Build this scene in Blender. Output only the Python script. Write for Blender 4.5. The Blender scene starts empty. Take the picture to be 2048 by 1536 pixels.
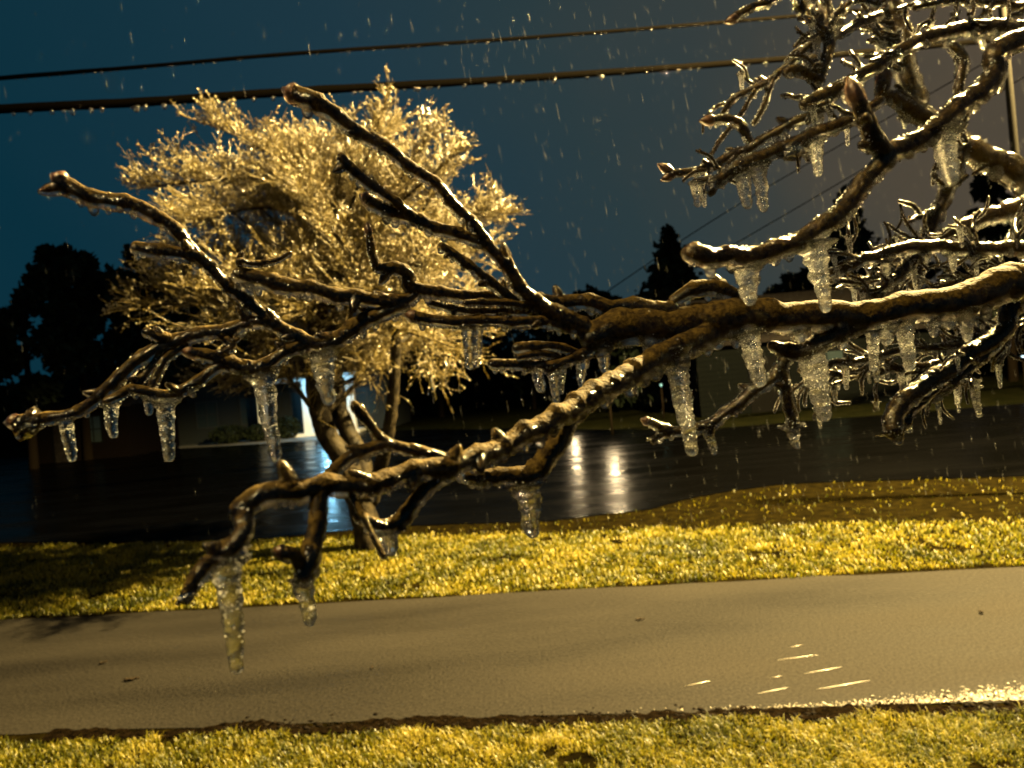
import bpy, math, random
import numpy as np
from mathutils import Vector, noise as mnoise

# ------------------------------------------------------------------ camera
R = math.radians
scene = bpy.context.scene
COL = scene.collection
CAM_H = 2.0
ROLL = R(5.0)
F = 1547.0                      # focal length in pixels of a 2048 x 1536 frame
cX = Vector((math.cos(ROLL), 0, -math.sin(ROLL)))
cY = Vector((math.sin(ROLL), 0, math.cos(ROLL)))
cF = Vector((0, 1, 0))
EYE = Vector((0, 0, CAM_H))
cam_d = bpy.data.cameras.new('camera')
cam = bpy.data.objects.new('camera', cam_d)
COL.objects.link(cam)
from mathutils import Matrix
m = Matrix.Identity(4)
for i in range(3):
    m[i][0] = cX[i]; m[i][1] = cY[i]; m[i][2] = -cF[i]; m[i][3] = EYE[i]
cam.matrix_world = m
cam_d.sensor_width = 36
cam_d.lens = F / 2048 * 36
cam_d.clip_start = 0.02
cam_d.clip_end = 2000
cam_d.dof.use_dof = True
cam_d.dof.focus_distance = 0.95
cam_d.dof.aperture_fstop = 8.0
scene.camera = cam

# ------------------------------------------------------------------ world
world = bpy.data.worlds.new('World')
scene.world = world
world.use_nodes = True
wn, wl = world.node_tree.nodes, world.node_tree.links
wn.clear()
w_out = wn.new('ShaderNodeOutputWorld')
sky = wn.new('ShaderNodeTexSky')
sky.sky_type = 'NISHITA'
sky.sun_disc = False
sky.sun_elevation = R(-4)
sky.sun_rotation = R(-120)
bg1 = wn.new('ShaderNodeBackground'); bg1.inputs[1].default_value = 0.05
wl.new(sky.outputs[0], bg1.inputs[0])
# low overcast lit from below by the town, warmer towards the street lights on the right
tc = wn.new('ShaderNodeTexCoord')
dotn = wn.new('ShaderNodeVectorMath'); dotn.operation = 'DOT_PRODUCT'
gd = Vector((0.80, 0.50, 0.42)).normalized()
dotn.inputs[1].default_value = gd
wl.new(tc.outputs['Generated'], dotn.inputs[0])
nz = wn.new('ShaderNodeTexNoise'); nz.inputs['Scale'].default_value = 3.2; nz.inputs['Detail'].default_value = 4
wl.new(tc.outputs['Generated'], nz.inputs['Vector'])
mad = wn.new('ShaderNodeMath'); mad.operation = 'MULTIPLY_ADD'
mad.inputs[1].default_value = 0.20
wl.new(nz.outputs['Fac'], mad.inputs[0]); wl.new(dotn.outputs['Value'], mad.inputs[2])
ramp = wn.new('ShaderNodeValToRGB')
e = ramp.color_ramp.elements
e[0].position = 0.22; e[0].color = (0.0018, 0.027, 0.045, 1)
e[1].position = 1.05 if False else 1.0; e[1].color = (0.085, 0.066, 0.043, 1)
a = e.new(0.60); a.color = (0.0125, 0.038, 0.055, 1)
a = e.new(0.78); a.color = (0.023, 0.043, 0.049, 1)
a = e.new(0.90); a.color = (0.044, 0.050, 0.045, 1)
wl.new(mad.outputs[0], ramp.inputs[0])
bg2 = wn.new('ShaderNodeBackground'); bg2.inputs[1].default_value = 1.0
wl.new(ramp.outputs[0], bg2.inputs[0])
add = wn.new('ShaderNodeAddShader')
wl.new(bg1.outputs[0], add.inputs[0]); wl.new(bg2.outputs[0], add.inputs[1])
wl.new(add.outputs[0], w_out.inputs[0])

vs = scene.view_settings
vs.view_transform = 'Standard'; vs.look = 'None'; vs.exposure = 0; vs.gamma = 1
vs.use_curve_mapping = False
scene.cycles.transparent_max_bounces = 32
scene.cycles.max_bounces = 16
scene.cycles.transmission_bounces = 14
scene.cycles.sample_clamp_indirect = 25
scene.cycles.use_denoising = True

LAMP = Vector((7.8, 9.7, 11.0))
LAMP_W = 150000
LAMP_C = (1.0, 0.71, 0.26)

# ------------------------------------------------------------------ helpers
def P(px, py, d):
    """the point d metres ahead of the camera that stands at a place of the photograph"""
    return EYE + cX * ((px - 1024) / F * d) + cY * ((768 - py) / F * d) + cF * d

def G(px, py, z=0.0):
    u, v = (px - 1024) / F, (768 - py) / F
    dz = u * cX.z + v * cY.z
    d = (z - CAM_H) / dz
    p = P(px, py, d); p.z = z
    return p

def tag(o, label=None, cat=None, group=None, kind=None):
    if label: o['label'] = label
    if cat: o['category'] = cat
    if group: o['group'] = group
    if kind: o['kind'] = kind
    return o

def empty(name, loc, label, cat, group=None):
    o = bpy.data.objects.new(name, None)
    COL.objects.link(o)
    o.location = loc
    o.empty_display_size = 0.1
    return tag(o, label, cat, group)

class MB:
    def __init__(s):
        s.v = []; s.f = []; s.second = None; s.mat2 = None
    def add(s, verts, faces):
        b = len(s.v)
        s.v.extend([tuple(v) for v in verts])
        s.f.extend([tuple(i + b for i in f) for f in faces])
    def box(s, x0, x1, y0, y1, z0, z1):
        s.add([(x0, y0, z0), (x1, y0, z0), (x1, y1, z0), (x0, y1, z0), (x0, y0, z1), (x1, y0, z1), (x1, y1, z1), (x0, y1, z1)],
              [(0, 3, 2, 1), (4, 5, 6, 7), (0, 1, 5, 4), (1, 2, 6, 5), (2, 3, 7, 6), (3, 0, 4, 7)])
    def build(s, name, mat, parent=None, smooth=False, loc=None):
        """loc: origin given in world space; vertices are world space"""
        off = Vector(loc) if loc is not None else Vector((0, 0, 0))
        if parent is not None and loc is None:
            off = parent_world(parent)
        me = bpy.data.meshes.new(name)
        me.from_pydata([(v[0] - off.x, v[1] - off.y, v[2] - off.z) for v in s.v], [], s.f)
        me.materials.append(mat)
        if smooth:
            me.shade_smooth()
        if s.second is not None:
            me.materials.append(s.mat2)
            mi = np.zeros(len(s.f), dtype=np.int32); mi[s.second:] = 1
            me.polygons.foreach_set('material_index', mi)
            sm_ = np.ones(len(s.f), dtype=bool); sm_[s.second:] = False
            me.polygons.foreach_set('use_smooth', sm_)
        o = bpy.data.objects.new(name, me)
        COL.objects.link(o)
        if parent is not None:
            o.parent = parent
        else:
            o.location = off
        return o

def parent_world(p):
    w = Vector((0, 0, 0))
    while p is not None:
        w = w + p.location; p = p.parent
    return w

def np_mesh(name, verts, faces_flat, nper, mat, parent=None, smooth=False, kind=None):
    """fast mesh from arrays; faces_flat (n, nper)"""
    me = bpy.data.meshes.new(name)
    off = parent_world(parent) if parent is not None else Vector((0, 0, 0))
    verts = np.asarray(verts, dtype=np.float32) - np.array(off, dtype=np.float32)
    nf = len(faces_flat)
    me.vertices.add(len(verts)); me.vertices.foreach_set('co', verts.ravel())
    me.loops.add(nf * nper); me.loops.foreach_set('vertex_index', np.asarray(faces_flat, dtype=np.int32).ravel())
    me.polygons.add(nf); me.polygons.foreach_set('loop_start', np.arange(0, nf * nper, nper, dtype=np.int32))
    if smooth:
        me.polygons.foreach_set('use_smooth', np.ones(nf, dtype=bool))
    me.update(calc_edges=True)
    me.materials.append(mat)
    o = bpy.data.objects.new(name, me)
    COL.objects.link(o)
    if parent is not None: o.parent = parent
    if kind: o['kind'] = kind
    return o

# ---- materials
def mat_new(name):
    m = bpy.data.materials.new(name); m.use_nodes = True
    n, l = m.node_tree.nodes, m.node_tree.links
    n.clear()
    out = n.new('ShaderNodeOutputMaterial')
    return m, n, l, out

def noise_node(n, l, scale, detail=4, coord='Object', stretch=None, rot=0.0):
    t = n.new('ShaderNodeTexCoord')
    x = n.new('ShaderNodeTexNoise')
    x.inputs['Scale'].default_value = scale; x.inputs['Detail'].default_value = detail
    mp = n.new('ShaderNodeMapping')
    if stretch: mp.inputs['Scale'].default_value = stretch
    mp.inputs['Rotation'].default_value = (0, 0, rot)
    l.new(t.outputs[coord], mp.inputs[0]); l.new(mp.outputs[0], x.inputs['Vector'])
    return x

def ramp_node(n, l, src, stops):
    r = n.new('ShaderNodeValToRGB')
    els = r.color_ramp.elements
    while len(els) > 1: els.remove(els[-1])
    els[0].position, els[0].color = stops[0][0], (*stops[0][1], 1)
    for p, c in stops[1:]:
        k = els.new(p); k.color = (*c, 1)
    l.new(src, r.inputs[0])
    return r

def pbr(name, base, rough=0.7, spec=0.5, coat=0.0, coat_rough=0.1, noise=None, bump=None, metallic=0.0, stretch=None, rot=0.0):
    """noise: (scale, colour a, colour b) ; bump: (scale, distance)"""
    m, n, l, out = mat_new(name)
    b = n.new('ShaderNodeBsdfPrincipled')
    b.inputs['Base Color'].default_value = (*base, 1)
    b.inputs['Roughness'].default_value = rough
    b.inputs['Metallic'].default_value = metallic
    b.inputs['Specular IOR Level'].default_value = spec
    b.inputs['Coat Weight'].default_value = coat
    b.inputs['Coat Roughness'].default_value = coat_rough
    b.inputs['Coat IOR'].default_value = 1.31
    if noise:
        x = noise_node(n, l, noise[0], 5, stretch=stretch, rot=rot)
        r = ramp_node(n, l, x.outputs['Fac'], [(0.32, noise[1]), (0.68, noise[2])])
        l.new(r.outputs[0], b.inputs['Base Color'])
    if bump:
        x = noise_node(n, l, bump[0], 5)
        bp = n.new('ShaderNodeBump'); bp.inputs['Distance'].default_value = bump[1]; bp.inputs['Strength'].default_value = 1.0
        l.new(x.outputs['Fac'], bp.inputs['Height'])
        l.new(bp.outputs[0], b.inputs['Normal']); l.new(bp.outputs[0], b.inputs['Coat Normal'])
    l.new(b.outputs[0], out.inputs[0])
    return m

def emis(name, col, strength):
    m, n, l, out = mat_new(name)
    e = n.new('ShaderNodeEmission'); e.inputs[0].default_value = (*col, 1); e.inputs[1].default_value = strength
    l.new(e.outputs[0], out.inputs[0])
    return m

def ice_mat(name, bump_scale, bump_dist, rough, clear=0.40, cloud=0.07, refr_rough=0.06, soft=0.35, soft_rough=0.24):
    m, n, l, out = mat_new(name)
    x = noise_node(n, l, bump_scale, 3)
    bp = n.new('ShaderNodeBump'); bp.inputs['Strength'].default_value = 1.0; bp.inputs['Distance'].default_value = bump_dist
    l.new(x.outputs['Fac'], bp.inputs['Height'])
    refr = n.new('ShaderNodeBsdfRefraction'); refr.inputs['IOR'].default_value = 1.45; refr.inputs['Roughness'].default_value = refr_rough
    refr.inputs['Color'].default_value = (0.97, 0.98, 0.98, 1)
    l.new(bp.outputs[0], refr.inputs['Normal'])
    tr = n.new('ShaderNodeBsdfTransparent'); tr.inputs[0].default_value = (0.97, 0.98, 0.98, 1)
    mx = n.new('ShaderNodeMixShader'); mx.inputs[0].default_value = clear
    rf2 = n.new('ShaderNodeBsdfRefraction'); rf2.inputs['IOR'].default_value = 1.31; rf2.inputs['Roughness'].default_value = soft_rough
    l.new(bp.outputs[0], rf2.inputs['Normal'])
    m2 = n.new('ShaderNodeMixShader'); m2.inputs[0].default_value = soft
    l.new(refr.outputs[0], m2.inputs[1]); l.new(rf2.outputs[0], m2.inputs[2])
    l.new(m2.outputs[0], mx.inputs[1]); l.new(tr.outputs[0], mx.inputs[2])
    tl = n.new('ShaderNodeBsdfTranslucent'); tl.inputs[0].default_value = (0.85, 0.87, 0.88, 1)
    l.new(bp.outputs[0], tl.inputs['Normal'])
    mc = n.new('ShaderNodeMixShader')
    # cloudy veins of trapped air
    v = noise_node(n, l, bump_scale * 0.35, 4)
    mr = n.new('ShaderNodeMapRange'); mr.inputs[1].default_value = 0.42; mr.inputs[2].default_value = 0.7
    mr.inputs[3].default_value = 0.0; mr.inputs[4].default_value = cloud * 2
    l.new(v.outputs['Fac'], mr.inputs[0]); l.new(mr.outputs[0], mc.inputs[0])
    l.new(mx.outputs[0], mc.inputs[1]); l.new(tl.outputs[0], mc.inputs[2])
    gl = n.new('ShaderNodeBsdfGlossy'); gl.inputs['Roughness'].default_value = rough
    l.new(bp.outputs[0], gl.inputs['Normal'])
    fr = n.new('ShaderNodeFresnel'); fr.inputs['IOR'].default_value = 1.45
    l.new(bp.outputs[0], fr.inputs['Normal'])
    fin = n.new('ShaderNodeMixShader')
    l.new(fr.outputs[0], fin.inputs[0]); l.new(mc.outputs[0], fin.inputs[1]); l.new(gl.outputs[0], fin.inputs[2])
    l.new(fin.outputs[0], out.inputs[0])
    return m

M = {}
M['bark'] = pbr('bark', (0.1, 0.06, 0.025), 0.75, 0.1, 0.0, 0.25, noise=(150, (0.013, 0.0075, 0.0018), (0.088, 0.057, 0.011)), bump=(300, 0.0022))
M['bud'] = pbr('bud', (0.2, 0.09, 0.03), 0.5, 0.5, 0.4, 0.2, noise=(120, (0.07, 0.025, 0.006), (0.17, 0.08, 0.02)), bump=(200, 0.001))
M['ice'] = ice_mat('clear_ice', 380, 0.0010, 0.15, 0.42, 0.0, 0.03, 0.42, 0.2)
M['ice_lit'] = ice_mat('grainy_lit_ice', 420, 0.0012, 0.16, 0.34, 0.022, 0.03, 0.58, 0.24)  # copy of the clear ice, made to glow more on the backlit right
M['icicle_lit'] = ice_mat('grainy_lit_icicle', 360, 0.0011, 0.15, 0.28, 0.012, 0.025, 0.36, 0.22)  # icicle copy, likewise brightened for the backlit right
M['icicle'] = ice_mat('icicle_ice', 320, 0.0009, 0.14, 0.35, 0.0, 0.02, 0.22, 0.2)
def sparkle_mat():  # for pale chips that imitate glints on the ice
    m, n, l, out = mat_new('ice_sparkle')
    b = n.new('ShaderNodeBsdfPrincipled'); b.inputs['Base Color'].default_value = (.9, .9, .88, 1)
    b.inputs['Roughness'].default_value = .22; b.inputs['Specular IOR Level'].default_value = .8
    tl = n.new('ShaderNodeBsdfTranslucent'); tl.inputs[0].default_value = (.95, .95, .93, 1)
    tr = n.new('ShaderNodeBsdfTransparent')
    mx = n.new('ShaderNodeMixShader'); mx.inputs[0].default_value = .6
    l.new(b.outputs[0], mx.inputs[1]); l.new(tl.outputs[0], mx.inputs[2])
    m2 = n.new('ShaderNodeMixShader'); m2.inputs[0].default_value = .08
    l.new(mx.outputs[0], m2.inputs[1]); l.new(tr.outputs[0], m2.inputs[2])
    l.new(m2.outputs[0], out.inputs[0])
    return m
M['sparkle'] = sparkle_mat()
M['ice_far'] = ice_mat('bead_ice', 60, 0.004, 0.18, 0.3, 0.2)
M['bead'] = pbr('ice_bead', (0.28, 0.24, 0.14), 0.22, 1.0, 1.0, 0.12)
M['tree_bark'] = pbr('glazed_bark', (0.1, 0.075, 0.045), 0.75, 0.15, 0.06, 0.3, noise=(9, (0.003, 0.002, 0.001), (0.028, 0.021, 0.009)), bump=(30, 0.012))
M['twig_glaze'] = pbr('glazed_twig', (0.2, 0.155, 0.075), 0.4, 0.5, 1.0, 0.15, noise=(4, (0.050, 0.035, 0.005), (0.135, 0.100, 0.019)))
M['dark_leaf'] = pbr('dark_leaf', (0.03, 0.045, 0.025), 0.8, 0.05, noise=(1.2, (0.006, 0.010, 0.006), (0.016, 0.022, 0.012)))
M['dark_trunk'] = pbr('dark_trunk', (0.008, 0.006, 0.004), 0.9, 0.0)
M['cable'] = pbr('black_cable', (0.0013, 0.0011, 0.0008), 0.9, 0.0, 0.0, 0.3)
M['steel'] = pbr('galvanised_steel', (0.42, 0.41, 0.38), 0.45, 0.5, 0.3, 0.2, noise=(6, (0.34, 0.33, 0.3), (0.48, 0.47, 0.44)))
M['pole_paint'] = pbr('pole_paint', (0.022, 0.02, 0.016), 0.7, 0.1)
M['white_paint'] = pbr('white_paint', (0.72, 0.73, 0.72), 0.55, 0.4)
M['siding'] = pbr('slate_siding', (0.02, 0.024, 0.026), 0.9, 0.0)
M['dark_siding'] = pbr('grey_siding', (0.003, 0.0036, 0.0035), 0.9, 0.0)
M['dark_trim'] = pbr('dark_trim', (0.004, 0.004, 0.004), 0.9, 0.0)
M['grey_trim'] = pbr('grey_trim', (0.03, 0.034, 0.036), 0.8, 0.0)
M['roof'] = pbr('shingle_roof', (0.05, 0.045, 0.045), 0.95, 0.0, noise=(8, (0.008, 0.007, 0.007), (0.018, 0.016, 0.015)))
M['glass'] = pbr('window_glass', (0.02, 0.03, 0.035), 0.05, 0.6)
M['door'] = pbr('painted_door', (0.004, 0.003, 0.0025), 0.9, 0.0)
M['soil'] = pbr('soil', (0.07, 0.05, 0.03), 0.95, 0.0, noise=(6, (0.0015, 0.0012, 0.0005), (0.006, 0.0045, 0.001)), bump=(40, 0.01))
M['lawn'] = pbr('far_lawn', (0.03, 0.033, 0.012), 0.95, 0.0, noise=(1.5, (0.004, 0.005, 0.002), (0.010, 0.010, 0.004)), bump=(20, 0.02))
M['leaf'] = pbr('dead_leaf', (0.012, 0.008, 0.004), 0.8, 0.1)

def grass_mat():
    m, n, l, out = mat_new('winter_grass')
    b = n.new('ShaderNodeBsdfPrincipled')
    b.inputs['Roughness'].default_value = 0.5
    b.inputs['Specular IOR Level'].default_value = 0.3
    b.inputs['Coat Weight'].default_value = 0.04
    b.inputs['Coat Roughness'].default_value = 0.18
    x = noise_node(n, l, 2.2, 8)
    g = n.new('ShaderNodeNewGeometry')
    ad = n.new('ShaderNodeMath'); ad.operation = 'MULTIPLY_ADD'; ad.inputs[1].default_value = 0.45
    sb = n.new('ShaderNodeMath'); sb.operation = 'SUBTRACT'; sb.inputs[1].default_value = 0.22
    x2 = noise_node(n, l, 0.9, 6)
    pa = n.new('ShaderNodeMath'); pa.operation = 'MULTIPLY_ADD'; pa.inputs[1].default_value = 1.1; pa.inputs[2].default_value = -.55
    l.new(x2.outputs['Fac'], pa.inputs[0])
    pb = n.new('ShaderNodeMath'); pb.operation = 'ADD'
    l.new(x.outputs['Fac'], pb.inputs[0]); l.new(pa.outputs[0], pb.inputs[1])
    l.new(g.outputs['Random Per Island'], ad.inputs[0]); l.new(pb.outputs[0], sb.inputs[0]); l.new(sb.outputs[0], ad.inputs[2])
    r = ramp_node(n, l, ad.outputs[0], [(0.16, (0.010, 0.013, 0.0005)), (0.36, (0.055, 0.062, 0.0008)), (0.56, (0.130, 0.114, 0.0013)), (0.88, (0.25, 0.20, 0.019))])
    l.new(r.outputs[0], b.inputs['Base Color'])
    tl = n.new('ShaderNodeBsdfTranslucent'); l.new(r.outputs[0], tl.inputs[0])
    mx = n.new('ShaderNodeMixShader'); mx.inputs[0].default_value = 0.35
    l.new(b.outputs[0], mx.inputs[1]); l.new(tl.outputs[0], mx.inputs[2])
    l.new(mx.outputs[0], out.inputs[0])
    return m
M['grass'] = grass_mat()

def asphalt(name, ca, cb, rough_lo, rough_hi, rot, grit=500, bump_d=0.002, band=(0.25, 2.2, 1), spec=0.5, grain=0.35, bigw=1.0, ior=1.5):
    m, n, l, out = mat_new(name)
    b = n.new('ShaderNodeBsdfPrincipled')
    b.inputs['Specular IOR Level'].default_value = spec
    b.inputs['IOR'].default_value = ior
    big = noise_node(n, l, 1.1, 5, stretch=band, rot=rot)
    fine = noise_node(n, l, 55, 6)
    mxv = n.new('ShaderNodeMath'); mxv.operation = 'MULTIPLY_ADD'; mxv.inputs[1].default_value = grain
    sb = n.new('ShaderNodeMath'); sb.operation = 'SUBTRACT'; sb.inputs[1].default_value = grain * 0.5
    bw = n.new('ShaderNodeMath'); bw.operation = 'MULTIPLY_ADD'; bw.inputs[1].default_value = bigw; bw.inputs[2].default_value = .5 - .5 * bigw
    l.new(big.outputs['Fac'], bw.inputs[0]); l.new(bw.outputs[0], sb.inputs[0])
    l.new(fine.outputs['Fac'], mxv.inputs[0]); l.new(sb.outputs[0], mxv.inputs[2])
    r = ramp_node(n, l, mxv.outputs[0], [(0.30, ca), (0.68, cb)])
    l.new(r.outputs[0], b.inputs['Base Color'])
    mr = n.new('ShaderNodeMapRange'); mr.inputs[1].default_value = 0.35; mr.inputs[2].default_value = 0.65
    mr.inputs[3].default_value = rough_lo; mr.inputs[4].default_value = rough_hi
    l.new(big.outputs['Fac'], mr.inputs[0]); l.new(mr.outputs[0], b.inputs['Roughness'])
    gr = noise_node(n, l, grit, 2)
    bp = n.new('ShaderNodeBump'); bp.inputs['Distance'].default_value = bump_d
    l.new(gr.outputs['Fac'], bp.inputs['Height']); l.new(bp.outputs[0], b.inputs['Normal'])
    l.new(b.outputs[0], out.inputs[0])
    return m
M['path'] = asphalt('wet_path', (0.002, 0.0019, 0.0017), (0.0195, 0.0175, 0.0145), 0.6, 0.85, R(7), 160, 0.004, band=(0.3, 1.2, 1), spec=0.05, grain=0.9, bigw=0.42)
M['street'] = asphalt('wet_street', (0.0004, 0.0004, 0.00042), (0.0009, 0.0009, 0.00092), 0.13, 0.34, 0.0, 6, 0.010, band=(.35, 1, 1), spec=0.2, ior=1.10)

# ------------------------------------------------------------------ ground
def line_at(a, b, x):
    t = (x - a.x) / (b.x - a.x)
    return a.y + (b.y - a.y) * t
NA, NB = G(0, 1467), G(2048, 1404)
FA, FB = G(0, 1240), G(2048, 1132)
near_y = lambda x: line_at(NA, NB, x)
far_y = lambda x: line_at(FA, FB, x)

def sheet(name, pts, mat, z, n=0):
    mb = MB(); mb.add([(p[0], p[1], z) for p in pts], [tuple(range(len(pts)))])
    o = mb.build(name, mat)
    return tag(o, kind='structure')

sheet('ground', [(-400, -60), (400, -60), (400, 700), (-400, 700)], M['lawn'], -0.02)
# near verge and far verge (soil sheets that the blades grow from)
sheet('near_verge', [(-30, -8), (30, -8), (30, near_y(30) + 0.04), (-30, near_y(-30) + 0.04)], M['soil'], -0.004)
# wavy path
xs = np.linspace(-30, 30, 161)
rnd = random.Random(3)
def wob(x, s, a): return a * (mnoise.noise(Vector((x * 1.7, s, 0))) + 0.5 * mnoise.noise(Vector((x * 5.1, s, 3))))
def mud_w(x): return max(0.0, .07 + .10 * mnoise.noise(Vector((x * 1.9, 6.1, 0))) + .07 * mnoise.noise(Vector((x * 6.3, 2.2, 0))) + .04 * mnoise.noise(Vector((x * 19, 2.2, 0))))
xm = np.linspace(-3.2, 4.2, 420)
sheet_pts = [(x, near_y(x) - .14) for x in xm] + [(x, near_y(x) - .06 + mud_w(x)) for x in xm[::-1]]
pn = [(x, near_y(x) + wob(x, 1.3, 0.05)) for x in xs]
pf = [(x, far_y(x) + wob(x, 7.7, 0.05)) for x in xs]
sheet('path', pn + pf[::-1], M['path'], 0.0)
sp = [(-700, 1150), (-300, 1108), (0, 1086), (500, 1080), (800, 1052), (1100, 1042), (1300, 1018), (1400, 992), (1560, 968), (1800, 960), (2100, 950)]
street_near = [G(*q) for q in sp]
def street_y(x):
    if x <= street_near[0].x: return street_near[0].y
    for a_, b_ in zip(street_near, street_near[1:]):
        if x <= b_.x: return line_at(a_, b_, x)
    return street_near[-1].y
sn = [(x, street_y(x) + wob(x, 4.4, 0.06)) for x in xs]
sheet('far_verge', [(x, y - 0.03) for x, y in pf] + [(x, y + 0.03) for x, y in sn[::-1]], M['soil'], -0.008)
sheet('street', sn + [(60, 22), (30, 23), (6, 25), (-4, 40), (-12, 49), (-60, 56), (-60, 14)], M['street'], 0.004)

# ------------------------------------------------------------------ grass blades
def blades(name, pts, hmin, hmax, w, seed, mat):
    r = np.random.default_rng(seed)
    n = len(pts)
    h = r.uniform(hmin, hmax, n) * r.uniform(0.6, 1.0, n) * np.array([0.85 + 0.75 * mnoise.noise(Vector((x * 6, y * 6, 3))) + .4 * mnoise.noise(Vector((x * 19, y * 19, 3))) for x, y in pts]).clip(.35, 2)
    az = r.uniform(0, 2 * np.pi, n)
    lean = r.uniform(0.3, 1.5, n) * h
    d = np.stack([np.cos(az), np.sin(az)], 1)
    s = np.stack([-d[:, 1], d[:, 0]], 1)
    ww = (w * r.uniform(0.6, 1.4, n))[:, None]
    base = np.concatenate([pts, np.full((n, 1), -0.006)], 1)
    v = np.zeros((n, 5, 3))
    v[:, 0, :2] = base[:, :2] - s * ww; v[:, 1, :2] = base[:, :2] + s * ww
    v[:, 0, 2] = v[:, 1, 2] = base[:, 2]
    mid = base[:, :2] + d * (lean * 0.35)[:, None]
    v[:, 2, :2] = mid + s * ww * 0.8; v[:, 3, :2] = mid - s * ww * 0.8
    v[:, 2, 2] = v[:, 3, 2] = h * 0.62
    v[:, 4, :2] = base[:, :2] + d * lean[:, None]; v[:, 4, 2] = h * r.uniform(0.6, 1.0, n)
    b = (np.arange(n) * 5)[:, None]
    tri = np.concatenate([b + [0, 1, 2], b + [0, 2, 3], b + [3, 2, 4]], 1).reshape(-1, 3)
    return np_mesh(name, v.reshape(-1, 3), tri, 3, mat, kind='stuff')

rg = np.random.default_rng(11)
def scatter(n, x0, x1, ylo, yhi, clump=0.0, edge=0.12):
    x = rg.uniform(x0, x1, n); t = rg.uniform(0, 1, n)
    lo = np.array([ylo(a_) for a_ in x]); hi = np.array([yhi(a_) for a_ in x])
    y = lo + (hi - lo) * t
    keep = np.ones(n, bool)
    for i in range(n):
        c = mnoise.noise(Vector((x[i] * 2.3, y[i] * 2.3, 1.0))) + 0.6 * mnoise.noise(Vector((x[i] * 9, y[i] * 9, 5.0)))
        dist = min(y[i] - lo[i], hi[i] - y[i])
        if c < -clump - min(dist, edge) / edge * 0.5 + 0.15: keep[i] = False
    return np.stack([x, y], 1)[keep]
near_edge = lambda x: near_y(x) - 0.13 + wob(x, 2.2, 0.10)
g1 = blades('near_grass', scatter(125000, -5.2, 4.6, lambda x: 3.0, near_edge, 0.25), 0.02, 0.055, 0.0026, 1, M['grass'])
tag(g1, 'short straw yellow grass along the near edge of the path', 'grass', kind='stuff')
def thin_for_shade(p):  # thins blades to bare dark soil, standing in for shade by the street
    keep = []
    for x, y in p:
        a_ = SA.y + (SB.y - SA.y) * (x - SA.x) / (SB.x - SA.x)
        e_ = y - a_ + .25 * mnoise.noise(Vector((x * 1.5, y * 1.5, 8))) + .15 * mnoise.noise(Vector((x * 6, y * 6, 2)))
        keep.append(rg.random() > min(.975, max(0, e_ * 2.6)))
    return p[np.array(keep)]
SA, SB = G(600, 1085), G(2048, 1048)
g2 = blades('far_grass', thin_for_shade(scatter(150000, -11, 9.5, lambda x: far_y(x) + 0.03 + wob(x, 9.2, 0.06), lambda x: street_y(x) - 0.05, 0.2)), 0.02, 0.07, 0.005, 2, M['grass'])
tag(g2, 'yellow green winter grass between the path and the dark street', 'grass', kind='stuff')

# crumbled frozen mud and wet grit along the near edge of the path
def pebbles(name, n, fx, fy, rmin, rmax, mat, seed, flat=0.7):
    r = np.random.default_rng(seed)
    base = np.array([(1, 0, 0), (-1, 0, 0), (0, 1, 0), (0, -1, 0), (0, 0, 1), (0, 0, -1)], float)
    tri = np.array([(0, 2, 4), (2, 1, 4), (1, 3, 4), (3, 0, 4), (2, 0, 5), (1, 2, 5), (3, 1, 5), (0, 3, 5)])
    v = []; f = []
    c = np.stack([fx(r, n), np.zeros(n), np.zeros(n)], 1)
    c[:, 1] = fy(r, c[:, 0])
    rad = r.uniform(rmin, rmax, n) * r.uniform(0.4, 1, n)
    V = base[None] * rad[:, None, None] * r.uniform(0.6, 1.3, (n, 6, 1))
    ang = r.uniform(0, 6.28, n)
    x = V[:, :, 0] * np.cos(ang)[:, None] - V[:, :, 1] * np.sin(ang)[:, None]
    y = V[:, :, 0] * np.sin(ang)[:, None] + V[:, :, 1] * np.cos(ang)[:, None]
    V = np.stack([x, y, V[:, :, 2] * flat], 2) + c[:, None]
    V[:, :, 2] += (rad * flat * 0.4)[:, None]
    T = (np.arange(n) * 6)[:, None, None] + tri[None]
    return np_mesh(name, V.reshape(-1, 3), T.reshape(-1, 3), 3, mat, kind='stuff')
M['mud'] = pbr('frozen_mud', (0.03, 0.02, 0.012), 0.9, 0.05, 0.0, 0.2, noise=(20, (0.0015, 0.001, 0.0007), (0.008, 0.0055, 0.003)))
M['grit'] = pbr('icy_grit', (0.3, 0.27, 0.2), 0.35, 0.5, 1.0, 0.08, noise=(30, (0.08, 0.07, 0.05), (0.24, 0.21, 0.16)))
nyv = np.vectorize(near_y)
def clumpy(r, n):
    out = []
    while len(out) < n:
        x = r.uniform(-2.0, 3.4)
        if mnoise.noise(Vector((x * 2.2, 4.0, 0))) + 0.5 * mnoise.noise(Vector((x * 7, 1.0, 0))) > r.uniform(-0.25, 0.45) - 0.1 * (x > 0): out.append(x)
    return np.array(out)
M['mud_sheet'] = pbr('shaded_mud', (0.006, 0.004, 0.003), 0.95, 0.0, noise=(25, (0.0008, 0.0006, 0.0004), (0.006, 0.004, 0.002)), bump=(60, .02))  # mud kept near black; its tone also holds the shade of hollows
sheet('muddy_edge', sheet_pts, M['mud_sheet'], 0.004)
tag(pebbles('mud_clods', 900, clumpy, lambda r, x: nyv(x) - 0.07 + r.normal(0, 0.055, len(x)) + 0.03 * np.sin(x * 3), 0.004, 0.026, M['mud'], 5, 0.45),
    'dark crumbled frozen mud along the near edge of the path', 'mud', kind='stuff')
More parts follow.
